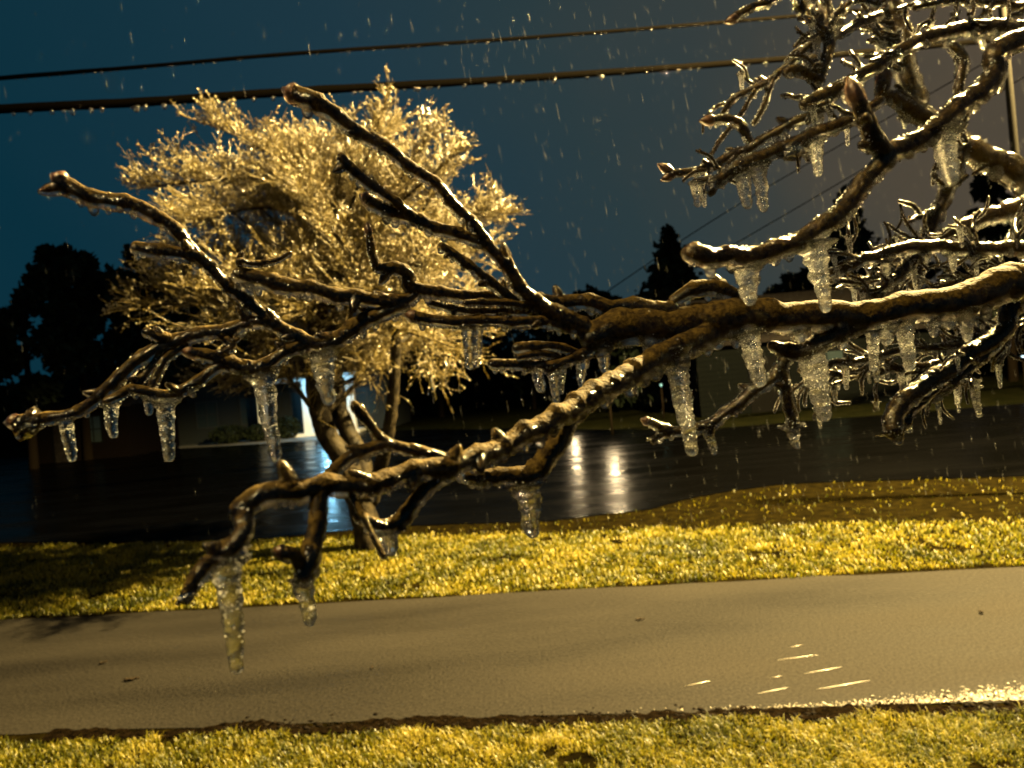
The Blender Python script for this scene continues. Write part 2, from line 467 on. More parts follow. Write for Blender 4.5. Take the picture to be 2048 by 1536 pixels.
tag(pebbles('icy_grit', 5200, lambda r, n: 3.9 - 2.4 * np.abs(r.normal(0, .42, n)), lambda r, x: nyv(x) + 0.02 + np.abs(r.normal(0, 0.02 + 0.06 * np.clip((x - 1.6), 0, 2), len(x))), 0.004, 0.014, M['grit'], 6),
    'glittering icy grit at the right end of the path edge', 'grit', kind='stuff')

# ------------------------------------------------------------------ tubes
def catmull(pts, rad, step):
    out = []; orad = []
    n = len(pts)
    for i in range(n - 1):
        p0 = pts[max(i - 1, 0)]; p1 = pts[i]; p2 = pts[i + 1]; p3 = pts[min(i + 2, n - 1)]
        k = max(2, int((p2 - p1).length / step))
        for j in range(k):
            t = j / k
            t2, t3 = t * t, t * t * t
            out.append(0.5 * ((2 * p1) + (p2 - p0) * t + (2 * p0 - 5 * p1 + 4 * p2 - p3) * t2 + (3 * p1 - p0 - 3 * p2 + p3) * t3))
            s = t * t * (3 - 2 * t)
            orad.append(rad[i] * (1 - s) + rad[i + 1] * s)
    out.append(pts[-1]); orad.append(rad[-1])
    return out, orad

def sweep(mb, pts, rad, sides, lump=0.0, freq=1.0, seed=0.0, round_a=True, round_b=True, ang_freq=1.0):
    """a tube along pts with a noisy radius and rounded ends"""
    pts = list(pts); rad = list(rad)
    def cap(p, q, r):
        d = (p - q).normalized()
        return [(p + d * r * 0.55, r * 0.78), (p + d * r * 0.88, r * 0.42)]
    if round_b:
        for c, r in cap(pts[-1], pts[-2], rad[-1]): pts.append(c); rad.append(r)
    if round_a:
        for c, r in cap(pts[0], pts[1], rad[0]): pts.insert(0, c); rad.insert(0, r)
    n = len(pts)
    t0 = (pts[1] - pts[0]).normalized()
    up = Vector((0, 0, 1)) if abs(t0.z) < 0.9 else Vector((1, 0, 0))
    u = t0.cross(up).normalized()
    verts = []
    for i, p in enumerate(pts):
        t = (pts[min(i + 1, n - 1)] - pts[max(i - 1, 0)]).normalized()
        u = (u - t * u.dot(t)).normalized()
        w = t.cross(u)
        for k in range(sides):
            a_ = 2 * math.pi * k / sides
            d = u * math.cos(a_) + w * math.sin(a_)
            r = rad[i]
            if lump:
                q = p * freq + d * ang_freq + Vector((seed, seed * 0.7, 0))
                r *= 1 + lump * (mnoise.noise(q) + 0.5 * mnoise.noise(q * 2.3))
            verts.append(p + d * r)
    faces = []
    for i in range(n - 1):
        for k in range(sides):
            k2 = (k + 1) % sides
            faces.append((i * sides + k, i * sides + k2, (i + 1) * sides + k2, (i + 1) * sides + k))
    faces.append(tuple(range(sides))[::-1]); faces.append(tuple((n - 1) * sides + k for k in range(sides)))
    mb.add(verts, faces)

def blob(mb, c, rx, rz, sides=8, rings=5, seed=0.0, lump=0.1):
    verts = [Vector((0, 0, rz))]; 
    for i in range(1, rings):
        th = math.pi * i / rings
        for k in range(sides):
            a_ = 2 * math.pi * k / sides
            s = 1 + lump * mnoise.noise(Vector((math.cos(a_) + seed, math.sin(a_), th)))
            verts.append(Vector((rx * s * math.sin(th) * math.cos(a_), rx * s * math.sin(th) * math.sin(a_), rz * math.cos(th))))
    verts.append(Vector((0, 0, -rz)))
    f = []
    for k in range(sides):
        f.append((0, 1 + k, 1 + (k + 1) % sides))
        for i in range(rings - 2):
            a0 = 1 + i * sides; a1 = a0 + sides; k2 = (k + 1) % sides
            f.append((a0 + k, a1 + k, a1 + k2, a0 + k2))
        l0 = 1 + (rings - 2) * sides
        f.append((l0 + k, len(verts) - 1, l0 + (k + 1) % sides))
    mb.add([v + c for v in verts], f)

def chip(mb, c, r, rnd):
    e_ = [Vector((rnd.gauss(0, 1), rnd.gauss(0, 1), rnd.gauss(0, 1))).normalized() for _ in range(2)]
    u = e_[0]; w = u.cross(e_[1]).normalized(); v = w.cross(u)
    mb.add([c + u * r, c - u * r, c + v * r * .8, c - v * r * .8, c + w * r * .7, c - w * r * .7],
           [(0, 2, 4), (2, 1, 4), (1, 3, 4), (3, 0, 4), (2, 0, 5), (1, 2, 5), (3, 1, 5), (0, 3, 5)])

# ------------------------------------------------------------------ the street lamp (just outside the frame; its pole shows at the right)
def street_lamp():
    bx, by = 8.9, 10.8
    t = empty('street_lamp', (bx, by, 0), 'tall lit sodium street lamp standing off to the right of the pole', 'street lamp')
    mb = MB(); sweep(mb, [Vector((bx, by, 0)), Vector((bx, by, 4)), Vector((bx, by, LAMP.z + .05))], [0.10, 0.08, 0.06], 14, round_a=False, round_b=False)
    mb.build('post', M['steel'], t, True)
    mb = MB(); sweep(mb, [Vector((bx, by, 0)), Vector((bx, by, 0.5))], [0.16, 0.14], 14, round_a=False, round_b=False)
    mb.build('base', M['steel'], t, True)
    H = Vector((LAMP.x, LAMP.y, (LAMP.z + .22))); d = (Vector((bx, by, (LAMP.z + .22))) - H).normalized()
    arm = [Vector((bx, by, LAMP.z)), Vector((bx, by, LAMP.z + .18)) - d * 0.12, H + d * 0.6, H + d * 0.3]
    p, r = catmull(arm, [0.05, 0.04, 0.035, 0.03], 0.06)
    mb = MB(); sweep(mb, p, r, 10); mb.build('arm', M['steel'], t, True)
    mb = MB(); sweep(mb, [H + d * .33, H + d * .15, H - d * .1, H - d * .28], [0.05, 0.10, 0.13, 0.06], 14)
    mb.build('lamp_head', M['steel'], t, True)
    mb = MB(); blob(mb, Vector((LAMP.x, LAMP.y, LAMP.z + .10)), 0.11, 0.06, 14, 8, 0, 0)
    mb.build('lens', emis('sodium_lens', LAMP_C, 300), t, True)
    ld = bpy.data.lights.new('lamp_light', 'SPOT'); ld.energy = LAMP_W; ld.color = LAMP_C; ld.shadow_soft_size = 0.10
    ld.spot_size = R(160); ld.spot_blend = 0.12
    lo = bpy.data.objects.new('lamp_light', ld); COL.objects.link(lo); lo.parent = t
    lo.location = LAMP - Vector((bx, by, 0))
    # the plain pole that shows through the twigs
    qx, qy = 6.77, 10.05
    t = empty('pole', (qx, qy, 0), 'slim straight pole seen faintly through the twigs at the right edge', 'pole')
    mb = MB(); sweep(mb, [Vector((qx, qy, -.05)), Vector((qx, qy, 3.5)), Vector((qx, qy, 8.4))], [0.055, 0.05, 0.04], 14, round_a=False)
    mb.build('shaft', M['pole_paint'], t, True)
    mb = MB(); sweep(mb, [Vector((qx, qy, -.02)), Vector((qx, qy, 0.3))], [0.10, 0.085], 14, round_a=False, round_b=False)
    mb.build('base', M['pole_paint'], t, True)
street_lamp()
def unseen_lantern():  # inferred front light; the lantern and post carrying it are added, unseen
    L = Vector((-1.6, -0.9, 5.3))
    t = empty('unseen_lantern', (L.x, L.y, 0), 'unseen warm lantern added behind the viewpoint to light the branch fronts', 'lantern')
    mb = MB(); sweep(mb, [Vector((L.x, L.y, -.02)), Vector((L.x, L.y, 2)), Vector((L.x, L.y, L.z - .2))], [.06, .05, .04], 12, round_a=False, round_b=False)
    mb.build('post', M['dark_trunk'], t, True)
    mb = MB(); blob(mb, L, .085, .11, 14, 9, 0, 0); mb.build('globe', emis('lantern_glow', (1, .74, .36), 150), t, True)
    mb = MB(); blob(mb, L + Vector((0, 0, .14)), .14, .05, 14, 6, 0, 0); mb.build('cap', M['dark_trunk'], t, True)
    ld = bpy.data.lights.new('lantern_light', 'POINT'); ld.energy = 920; ld.color = (1, .72, .30); ld.shadow_soft_size = .07
    lo = bpy.data.objects.new('lantern_light', ld); COL.objects.link(lo); lo.parent = t
    lo.location = L + Vector((-.1, .17, -.08)) - t.location
unseen_lantern()

# ------------------------------------------------------------------ the near tree
tree = empty('glazed_tree', (1.75, 1.15, 0), 'near tree glazed in clear ice, dark icicle hung branches reaching in from the right', 'tree')
rt = random.Random(42)
TRUNK = Vector((1.75, 1.15, 0))
mb = MB()
tp = [TRUNK + Vector(q) for q in [(0, 0, -0.05), (0.01, 0, 0.6), (-0.03, 0.02, 1.3), (-0.02, 0.04, 2.0), (0.0, 0.06, 2.8), (-0.04, 0.1, 3.8)]]
p, r = catmull(tp, [0.15, 0.115, 0.105, 0.095, 0.075, 0.04], 0.06)
sweep(mb, p, r, 18, 0.08, 6, 1.0)
trunk = mb.build('trunk', M['bark'], tree, True)
tag(trunk, 'dark trunk of the near tree outside the right edge')

BR = {}
BARE = True      # on the left the ice hangs under the twigs and leaves their upper side bare
def branch(key, pts, name='branch', core=0.54, to_trunk=None, drip=1.0, bud=True, kids=True):
    """pts: (px, py, depth, visible width in px incl. ice) from the base to the tip"""
    sag, scl = (0.40, .88) if BARE else (.20, 1.0)
    core = max(core, .64) if BARE else core
    P3 = [P(q[0], q[1], q[2]) for q in pts]
    W = [q[3] / F * q[2] * 0.5 for q in pts]
    if to_trunk is not None:
        e_ = TRUNK + Vector((-0.03, 0, to_trunk)); 
        P3 = [e_, P3[0].lerp(e_, 0.5) + Vector((0, 0, -0.02))] + P3
        W = [W[0] * 1.25, W[0] * 1.12] + W
    step = max(0.0028, min(W) * 0.4)
    p, w = catmull(P3, W, step)
    sd = rt.uniform(0, 50)
    # natural small kinks
    amp = 0.16
    q = []
    for i, (c, r_) in enumerate(zip(p, w)):
        k = min(1.0, i / 6)
        o = Vector((mnoise.noise(c * 26 + Vector((sd, 0, 0))), mnoise.noise(c * 26 + Vector((0, sd, 9))), mnoise.noise(c * 26 + Vector((5, 0, sd)))))
        q.append(c + o * r_ * amp * 2 * k)
    # a zigzag from node to node, a swelling and a short spur at each node
    nodes = []; acc = 0.0; nxt = rt.uniform(.4, 1) * .03; sgn = 1
    for i in range(1, len(q)):
        acc += (q[i] - q[i - 1]).length
        if acc > nxt and 3 < i < len(q) - 3:
            nodes.append((i, sgn)); sgn = -sgn; nxt = acc + rt.uniform(.7, 1.5) * max(.022, 2.6 * w[i])
    amps = [0.0] * len(q); swell = [0.0] * len(q)
    for a_, b_ in zip(nodes, nodes[1:]):
        for i in range(a_[0], b_[0]):
            t_ = (i - a_[0]) / max(1, b_[0] - a_[0]); amps[i] = a_[1] * (1 - 2 * t_)
    for (i, _) in nodes:
        for k in range(max(0, i - 3), min(len(q), i + 4)):
            swell[k] = max(swell[k], math.exp(-((k - i) / 1.5) ** 2))
    q = [c + (cY * math.cos(sd) * .9 + cX * math.sin(sd) * .5) * (amps[i] * w[i] * (.22 if w[i] < .011 else .10)) for i, c in enumerate(q)]
    sides = 12
    mbw = MB()
    wr = []
    for i, r_ in enumerate(w):
        wr.append(r_ * core * (1 + .24 * swell[i] * (w[i] < .014) + 0.16 * max(0, mnoise.noise(q[i] * 45 + Vector((sd, sd, 0)))) * 2))
    sweep(mbw, q, wr, sides, 0.12, 110, sd)
    spurs = []
    for (i, g_) in nodes:
        if rt.random() < .6 and w[i] < .0095:
            t_ = (q[min(i + 2, len(q) - 1)] - q[i - 2]).normalized()
            v_ = (cY * g_ * rt.uniform(.5, 1) + cX * rt.uniform(-.6, .6) + cF * rt.uniform(-.6, .4) + t_ * rt.uniform(.4, 1)).normalized()
            ln = rt.uniform(1.2, 2.3) * w[i]
            sp_ = [q[i], q[i] + v_ * ln * .5, q[i] + v_ * ln * .85, q[i] + v_ * ln * 1.1]
            sr_ = [wr[i] * .55, wr[i] * .5, wr[i] * .42, wr[i] * .18]
            sweep(mbw, sp_, sr_, 7, .1, 120, sd); spurs.append((sp_, w[i]))
    o = mbw.build(name, M['bark'], tree, True)
    # coat of ice: thicker below
    mbi = MB()
    qi = [c + Vector((0, 0, -1)) * r_ * sag for c, r_ in zip(q, w)]
    ri = [r_ * scl * (1.0 + 0.10 * mnoise.noise(c * 60 + Vector((0, 0, sd)))) for c, r_ in zip(q, w)]
    sweep(mbi, qi, ri, 16, 0.20, 150, sd + 3, ang_freq=1.3)
    for sp_, r_ in spurs:
        sweep(mbi, [c + Vector((0, 0, -.1)) * r_ for c in sp_], [r_ * .85, r_ * .75, r_ * .62, r_ * .42], 9, .2, 150, sd)
    # beads and drips hanging under the coat
    L = sum((b_ - a_).length for a_, b_ in zip(q, q[1:]))
    acc = 0.0; nxt = rt.uniform(0.2, 1) * 0.02
    for i in range(1, len(q)):
        acc += (q[i] - q[i - 1]).length
        if acc > nxt:
            r_ = w[i] * rt.uniform(0.28, 0.6)
            if rt.random() < drip:
                blob(mbi, qi[i] + Vector((rt.uniform(-.3, .3) * w[i], rt.uniform(-.5, .5) * w[i], -ri[i] * rt.uniform(0.75, 1.0))), r_, r_ * rt.uniform(0.9, 1.7), 8, 6, rt.uniform(0, 9), 0.2)
            if rt.random() < 0.55:
                r2 = w[i] * rt.uniform(0.15, 0.35)
                blob(mbi, qi[i] + Vector((rt.uniform(-.4, .4) * w[i], rt.uniform(-.6, .6) * w[i], ri[i] * 0.85)), r2, r2 * 0.8, 8, 5, rt.uniform(0, 9), 0.2)
            nxt = acc + rt.uniform(0.8, 2.6) * max(w[i], 0.004)
    mbi.second = len(mbi.f); mbi.mat2 = M['sparkle']
    dens = 1.9 if BARE else 4.6
    for i in range(1, len(q)):
        ln_ = (q[i] - q[i - 1]).length
        for _ in range(int(ln_ / 0.0022 * dens * rt.random() * 2 + .3)):
            if mnoise.noise(q[i] * 55 + Vector((sd, 1, 1))) < rt.uniform(-.35, .25): continue
            t_ = (q[i] - q[i - 1]).normalized()
            up_ = (cY * rt.choice((-1, -1, 1)) + cF * rt.uniform(-.4, .8)).normalized()
            up_ = (up_ - t_ * up_.dot(t_)).normalized()
            chip(mbi, qi[i].lerp(qi[i - 1], rt.random()) + up_ * ri[i] * rt.uniform(.92, 1.08), rt.uniform(.09, .32) * min(w[i], .0062), rt)
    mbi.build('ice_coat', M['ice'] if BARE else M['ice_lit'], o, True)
    BR[key] = (q, w, o)
    return o

def near_on(key, px, py):
    """the point of a branch that shows nearest to a place of the picture"""
    best = None
    for c, r_ in zip(BR[key][0], BR[key][1]):
        d = c - EYE
        z = d.dot(cF)
        if z < 0.05: continue
        x = 1024 + d.dot(cX) / z * F; y = 768 - d.dot(cY) / z * F
        e_ = (x - px) ** 2 + (y - py) ** 2
        if best is None or e_ < best[0]: best = (e_, z, c, r_)
    return best

def dep(key, px, py): return near_on(key, px, py)[1]

def icicle(key, x0, y0, x1, y1, wt, wb, bend=0.0, flare=1.0):
    d = dep(key, x0, y0)
    a_ = P(x0, y0, d); b_ = P(x1, y1, d)
    s = d / F * 0.5
    n = max(9, int((b_ - a_).length / 0.0014))
    pts, rad = [], []
    sd = rt.uniform(0, 60)
    for i in range(n + 1):
        t = i / n
        c = a_.lerp(b_, t)
        c = c + Vector((mnoise.noise(Vector((t * 3.0, sd, 0))), mnoise.noise(Vector((t * 3.0, 5, sd))), 0)) * wt * s * 0.16
        r_ = wt * (1 - t) ** 1.5 + wb * (1 - (1 - t) ** 1.5)
        r_ *= (1 + 0.6 * flare * max(0, 1 - t / 0.16) ** 1.6) * (1 - .16 * t ** 2.5)
        r_ *= 1 + 0.05 * math.sin(t * n * 0.62 + sd + 2 * mnoise.noise(Vector((t * 6, sd, 1)))) * (0.4 + 0.6 * t) + 0.12 * mnoise.noise(Vector((t * 9, sd, 2)))
        pts.append(c); rad.append(r_ * s)
    mb = MB(); sweep(mb, pts, rad, 18, 0.22, 210, sd, round_a=False, ang_freq=1.6)
    mb.second = len(mb.f); mb.mat2 = M['sparkle']
    for _ in range(int(16 + (b_ - a_).length * (900 if BARE or x0 < 1300 else 3800))):
        t = min(.97, abs(rt.gauss(0, .42))); i = int(t * n)
        an = rt.uniform(0, 6.28)
        chip(mb, pts[i] + (cX * math.cos(an) + cF * math.sin(an)) * rad[i] * rt.uniform(.6, 1.05), rt.uniform(.0003, .00095 if BARE else .00125), rt)
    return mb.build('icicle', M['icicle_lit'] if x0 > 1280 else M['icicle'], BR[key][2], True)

def budtip(key, x, y, ang, ln, wd):
    """a winter bud at the end of a twig; ang in the picture plane"""
    z = dep(key, x, y)
    s = z / F
    a_ = P(x, y, z); b_ = P(x + math.cos(ang) * ln, y - math.sin(ang) * ln, z)
    mb = MB()
    pts = [a_.lerp(b_, t) for t in (0, .2, .45, .7, .88, 1)]
    sweep(mb, pts, [wd * s * .5 * k for k in (.55, .85, 1, .75, .42, .16)], 10, 0.08, 120, 1)
    mb.build('bud', M['bud'], BR[key][2], True)
    mb = MB()
    pts = [c + Vector((0, 0, -1)) * wd * s * 0.12 for c in pts]
    sweep(mb, pts, [wd * s * .5 * k for k in (.95, 1.2, 1.3, 1.12, .8, .5)], 12, 0.1, 100, 4)
    mb.build('ice_coat', M['ice'], BR[key][2], True)

# --- the thick limb across the middle
branch('A', [(2110, 555, .96, 75.6), (2010, 566, .93, 77.4), (1950, 582, .92, 73.8), (1850, 604, .90, 64.8), (1700, 627, .88, 61.2), (1560, 627, .86, 63.0), (1440, 632, .85, 73.8), (1330, 640, .84, 75.6), (1250, 645, .83, 75.6), (1185, 664, .82, 59.4)], to_trunk=1.99, core=0.76, drip=0.5)
branch('A1', [(1215, 672, .825, 48.9), (1130, 632, .815, 43.2), (1060, 590, .81, 37.6), (1000, 512, .80, 32.0), (930, 432, .795, 30.1), (880, 375, .79, 28.2), (800, 312, .785, 30.1), (730, 264, .78, 32.0), (680, 234, .775, 35.7), (640, 205, .77, 43.2), (590, 186, .77, 41.4)])
branch('A2', [(965, 484, .798, 26), (900, 462, .79, 30), (840, 440, .785, 32), (790, 420, .78, 36), (742, 398, .775, 34)])
branch('A3', [(850, 448, .786, 20), (810, 418, .775, 22), (760, 378, .765, 24), (700, 334, .755, 26), (680, 312, .75, 24)], name='twig')
branch('A4', [(1035, 602, .808, 20), (985, 565, .80, 26), (930, 525, .79, 24), (880, 490, .785, 20)], name='twig', core=0.35)
branch('B', [(1340, 614, .84, 40), (1200, 606, .835, 36), (1100, 598, .83, 32), (960, 590, .815, 30), (860, 580, .80, 30), (822, 566, .795, 36), (815, 545, .79, 34), (790, 535, .785, 30), (755, 533, .78, 24)])
branch('B1', [(755, 535, .78, 20), (743, 505, .775, 22), (738, 468, .77, 16)], name='twig')
branch('B2', [(1480, 590, .855, 26), (1440, 575, .85, 34), (1395, 572, .845, 34), (1345, 600, .842, 26)], name='twig', core=.7)
branch('C', [(828, 585, .796, 34), (800, 600, .79, 34), (700, 590, .775, 34), (600, 576, .765, 38), (530, 557, .76, 42), (478, 545, .755, 38)])
branch('C1', [(488, 545, .756, 16), (478, 525, .754, 16), (484, 505, .752, 12)], name='twig')
branch('D', [(805, 606, .79, 32.0), (735, 634, .78, 35.7), (680, 672, .775, 37.6), (630, 688, .77, 37.6), (580, 664, .765, 32.0), (530, 632, .76, 30.1), (480, 590, .755, 26.3), (430, 545, .75, 28.2), (385, 492, .745, 30.1), (340, 442, .74, 33.8), (285, 412, .735, 35.7), (220, 400, .73, 37.6), (155, 380, .725, 41.4), (125, 360, .72, 37.6)])
branch('D1', [(425, 528, .75, 26), (385, 508, .742, 30), (330, 500, .735, 32), (272, 491, .73, 32)], name='twig')
branch('D2', [(480, 520, .75, 18), (510, 525, .76, 16), (550, 520, .77, 14), (580, 505, .775, 12)], name='twig')
branch('E', [(545, 645, .762, 28), (505, 640, .758, 30), (455, 655, .752, 32), (400, 662, .746, 32), (345, 680, .74, 32), (290, 706, .732, 32), (235, 752, .725, 32), (185, 800, .72, 28), (140, 826, .715, 26), (85, 836, .71, 30), (38, 840, .705, 38)])
branch('E1', [(360, 680, .742, 24), (325, 673, .735, 26), (293, 661, .73, 24)], name='twig')
branch('F1', [(610, 685, .769, 30), (575, 700, .763, 30), (530, 722, .757, 32), (490, 730, .75, 32), (440, 715, .744, 30), (385, 704, .738, 26)])
branch('F2', [(500, 728, .75, 26), (440, 730, .745, 26), (400, 758, .735, 26), (350, 784, .728, 26), (300, 782, .722, 26), (265, 775, .718, 22)])
branch('F3', [(430, 660, .75, 20), (465, 690, .748, 20), (440, 705, .742, 18)], name='twig')
branch('F4', [(370, 690, .742, 22), (332, 712, .735, 22), (315, 745, .73, 22), (302, 778, .725, 24)], name='twig')
branch('F5', [(320, 705, .736, 20), (280, 760, .728, 20), (250, 785, .722, 22), (215, 802, .718, 22)], name='twig')
branch('L', [(1175, 652, .82, 30), (1080, 642, .81, 26), (980, 640, .80, 26), (900, 640, .79, 26), (830, 632, .785, 26)])
branch('L2', [(1120, 628, .815, 20), (1040, 622, .825, 20), (940, 620, .82, 20), (860, 605, .81, 18)], name='twig')
branch('L3', [(1090, 612, .814, 18), (1000, 605, .80, 18), (930, 606, .79, 16)], name='twig')
# --- the long lower branch that comes towards the camera
branch('J', [(1450, 640, .85, 56.8), (1370, 682, .82, 56.8), (1280, 730, .77, 55.0), (1200, 775, .72, 51.6), (1100, 836, .66, 48.2), (1000, 888, .61, 44.7), (900, 926, .57, 44.7), (800, 948, .54, 43.0), (700, 966, .515, 44.7), (600, 976, .50, 48.2), (530, 988, .49, 51.6), (475, 1018, .483, 49.9)], core=0.70)
branch('J0', [(485, 1015, 0.484, 50.4), (488, 1060, 0.476, 45.0), (465, 1092, 0.472, 48.6), (430, 1112, 0.468, 41.4), (395, 1148, 0.464, 39.6), (372, 1190, 0.460, 32.4)], core=.66)
branch('J1', [(640, 972, 0.506, 40), (632, 1040, 0.498, 44), (622, 1105, 0.490, 50), (606, 1148, 0.484, 44)], core=.66)
branch('J1b', [(606, 1140, 0.486, 32), (590, 1110, 0.480, 34), (566, 1103, 0.474, 34)], name='twig')
branch('J2', [(905, 922, 0.570, 29.9), (835, 898, 0.560, 28.2), (770, 882, 0.550, 26.4), (738, 842, 0.545, 24.6), (708, 808, 0.540, 24.6)])
branch('J2b', [(775, 884, 0.550, 30), (715, 902, 0.539, 32), (668, 935, 0.528, 32), (645, 975, 0.512, 30)])
branch('J3', [(1180, 790, 0.715, 48.2), (1130, 845, 0.694, 46.4), (1108, 895, 0.680, 43.0), (1065, 935, 0.666, 46.4), (1010, 948, 0.652, 37.8), (930, 950, 0.638, 31.0)], core=.7)
branch('J4', [(900, 940, 0.570, 34), (850, 975, 0.560, 36), (800, 1030, 0.550, 38), (760, 1048, 0.540, 34), (718, 1030, 0.532, 28)])
branch('J5', [(700, 985, 0.515, 14), (722, 1025, 0.510, 18), (742, 1062, 0.505, 14), (768, 1110, 0.500, 16)], name='twig', core=.3)
branch('K', [(1195, 690, .825, 26), (1130, 718, .815, 26), (1060, 728, .805, 24), (985, 724, .80, 24)], name='twig')
branch('K2', [(1160, 705, .82, 20), (1100, 690, .81, 22), (1035, 694, .80, 26)], name='twig')
branch('K3', [(1120, 715, .815, 18), (1080, 705, .805, 18), (1040, 712, .795, 18)], name='twig')
# --- right: the nearer bright limb
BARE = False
branch('N', [(2080, 60, .86, 45.0), (1990, 150, .83, 43.2), (1900, 228, .80, 41.4), (1830, 280, .785, 41.4), (1775, 312, .775, 45.0), (1720, 372, .765, 41.4), (1670, 430, .755, 41.4), (1600, 482, .745, 41.4), (1530, 506, .735, 43.2), (1450, 512, .725, 45.0), (1385, 505, .715, 45.0)], to_trunk=2.62, core=.62)
branch('N1', [(1775, 312, .776, 40), (1750, 275, .765, 40), (1730, 235, .758, 38), (1716, 202, .752, 26)], name='twig', core=.7)
branch('N2', [(1770, 300, .776, 30), (1738, 292, .768, 26), (1722, 290, .764, 22)], name='twig')
# --- right: sharper branches behind
branch('O', [(2100, 42, 1.28, 34), (2010, 50, 1.26, 34), (1920, 58, 1.24, 30), (1850, 76, 1.22, 28), (1780, 110, 1.20, 26), (1720, 150, 1.18, 26), (1660, 182, 1.16, 30), (1610, 205, 1.15, 26)], to_trunk=2.75)
branch('T', [(1668, 185, 1.17, 26), (1640, 215, 1.17, 24), (1590, 240, 1.18, 22), (1540, 270, 1.19, 22), (1490, 297, 1.2, 22), (1430, 326, 1.2, 20), (1380, 343, 1.2, 18), (1345, 346, 1.2, 16)])
branch('T1', [(1500, 290, 1.2, 18), (1490, 262, 1.2, 20), (1470, 240, 1.2, 20), (1430, 238, 1.2, 20)], name='twig')
branch('U', [(1760, 200, 1.1, 22), (1700, 236, 1.1, 28), (1640, 262, 1.1, 30), (1570, 290, 1.1, 30), (1490, 324, 1.1, 30), (1420, 365, 1.1, 26)])
branch('U2', [(1500, 330, 1.1, 16), (1450, 350, 1.11, 16), (1390, 362, 1.12, 14)], name='twig')
branch('O2', [(1760, -40, 1.75, 44), (1785, 20, 1.74, 44), (1805, 80, 1.72, 44), (1815, 140, 1.72, 46), (1835, 195, 1.72, 44)])
branch('PP', [(2140, 400, 1.85, 71.4), (2050, 350, 1.82, 61.2), (1960, 305, 1.78, 52.7), (1890, 262, 1.75, 44.2), (1830, 212, 1.72, 37.4), (1795, 188, 1.7, 25.5)], to_trunk=2.42)
branch('PQ', [(1870, 250, 1.74, 38), (1830, 225, 1.7, 36), (1790, 195, 1.66, 30), (1765, 190, 1.64, 30), (1765, 165, 1.63, 30)], name='twig')
branch('Q', [(1905, 90, 1.5, 22), (1925, 120, 1.5, 26), (1918, 170, 1.5, 22), (1922, 230, 1.5, 20)])
branch('Qb', [(1985, 140, 1.5, 16), (1950, 200, 1.5, 18), (1925, 240, 1.5, 16), (1930, 280, 1.5, 14)], name='twig')
branch('RR', [(1645, -30, 1.4, 26), (1652, 40, 1.4, 28), (1655, 100, 1.38, 24), (1640, 155, 1.36, 20)])
branch('RR2', [(1590, -20, 1.42, 24), (1610, 25, 1.42, 26), (1650, 50, 1.4, 24)], name='twig')
branch('RR3', [(1640, 160, 1.36, 22), (1600, 140, 1.34, 24), (1575, 140, 1.33, 24)], name='twig')
branch('S', [(1650, 60, 1.39, 20), (1610, 95, 1.4, 18), (1575, 130, 1.42, 16), (1530, 165, 1.44, 16), (1470, 195, 1.46, 16), (1445, 225, 1.47, 12)])
branch('S2', [(1545, 160, 1.43, 12), (1530, 205, 1.42, 12), (1508, 245, 1.4, 12)], name='twig')
branch('S3', [(1510, 180, 1.44, 10), (1480, 230, 1.42, 10), (1440, 280, 1.4, 10), (1415, 320, 1.36, 8)], name='twig')
branch('S4', [(1700, 5, 1.5, 16), (1670, 30, 1.5, 16), (1655, 50, 1.45, 14)], name='twig')
branch('S5', [(1760, 30, 1.6, 18), (1715, 45, 1.55, 18), (1680, 65, 1.5, 16), (1655, 78, 1.42, 14)], name='twig')
branch('S6', [(1560, -6, 1.38, 16), (1510, 12, 1.38, 18), (1470, 32, 1.38, 18)], name='twig')
branch('V', [(1930, 290, 1.76, 24), (1908, 350, 1.75, 30), (1880, 410, 1.74, 30), (1858, 460, 1.73, 32), (1840, 520, 1.72, 32), (1825, 570, 1.71, 28)])
branch('WW', [(2120, 395, 1.55, 48), (2040, 415, 1.53, 42), (1960, 436, 1.52, 36), (1900, 462, 1.51, 28), (1862, 482, 1.5, 22)], to_trunk=2.36)
branch('XX', [(2110, 490, 1.36, 30), (2030, 495, 1.34, 30), (1940, 494, 1.32, 28), (1850, 490, 1.3, 28), (1780, 502, 1.28, 28), (1720, 522, 1.27, 24), (1655, 545, 1.26, 18)], to_trunk=2.2)
branch('YY', [(1845, 500, 1.31, 26), (1800, 545, 1.3, 28), (1750, 585, 1.29, 26)])
branch('Z', [(2110, 590, .98, 38.7), (2010, 660, .96, 37.0), (1930, 712, .94, 35.2), (1860, 760, .92, 35.2), (1805, 800, .90, 38.7), (1788, 838, .89, 38.7), (1792, 862, .885, 35.2)], to_trunk=1.85, core=.66)
branch('Z2', [(1990, 690, .955, 24), (1920, 752, .94, 22), (1870, 790, .93, 20), (1828, 812, .925, 18), (1815, 845, .92, 16)], name='twig')
branch('AA', [(1600, 672, 1.0, 30), (1560, 735, 1.0, 28), (1500, 788, 1.0, 28), (1430, 838, 1.0, 26), (1370, 858, 1.0, 24), (1325, 858, 1.0, 22)])
branch('AA1', [(1340, 858, 1.0, 22), (1315, 850, 1.0, 22), (1298, 843, 1.0, 20)], name='twig')
branch('AA2', [(1340, 860, 1.0, 18), (1318, 872, 1.0, 18), (1308, 878, 1.0, 16)], name='twig')
branch('AB', [(1562, 730, 1.0, 26), (1572, 780, 1.0, 26), (1582, 830, 1.0, 26), (1584, 848, 1.0, 30)], name='twig')
branch('AC', [(1720, 650, .88, 30), (1640, 676, .875, 40), (1590, 700, .87, 34), (1545, 690, .87, 24)], core=.75)

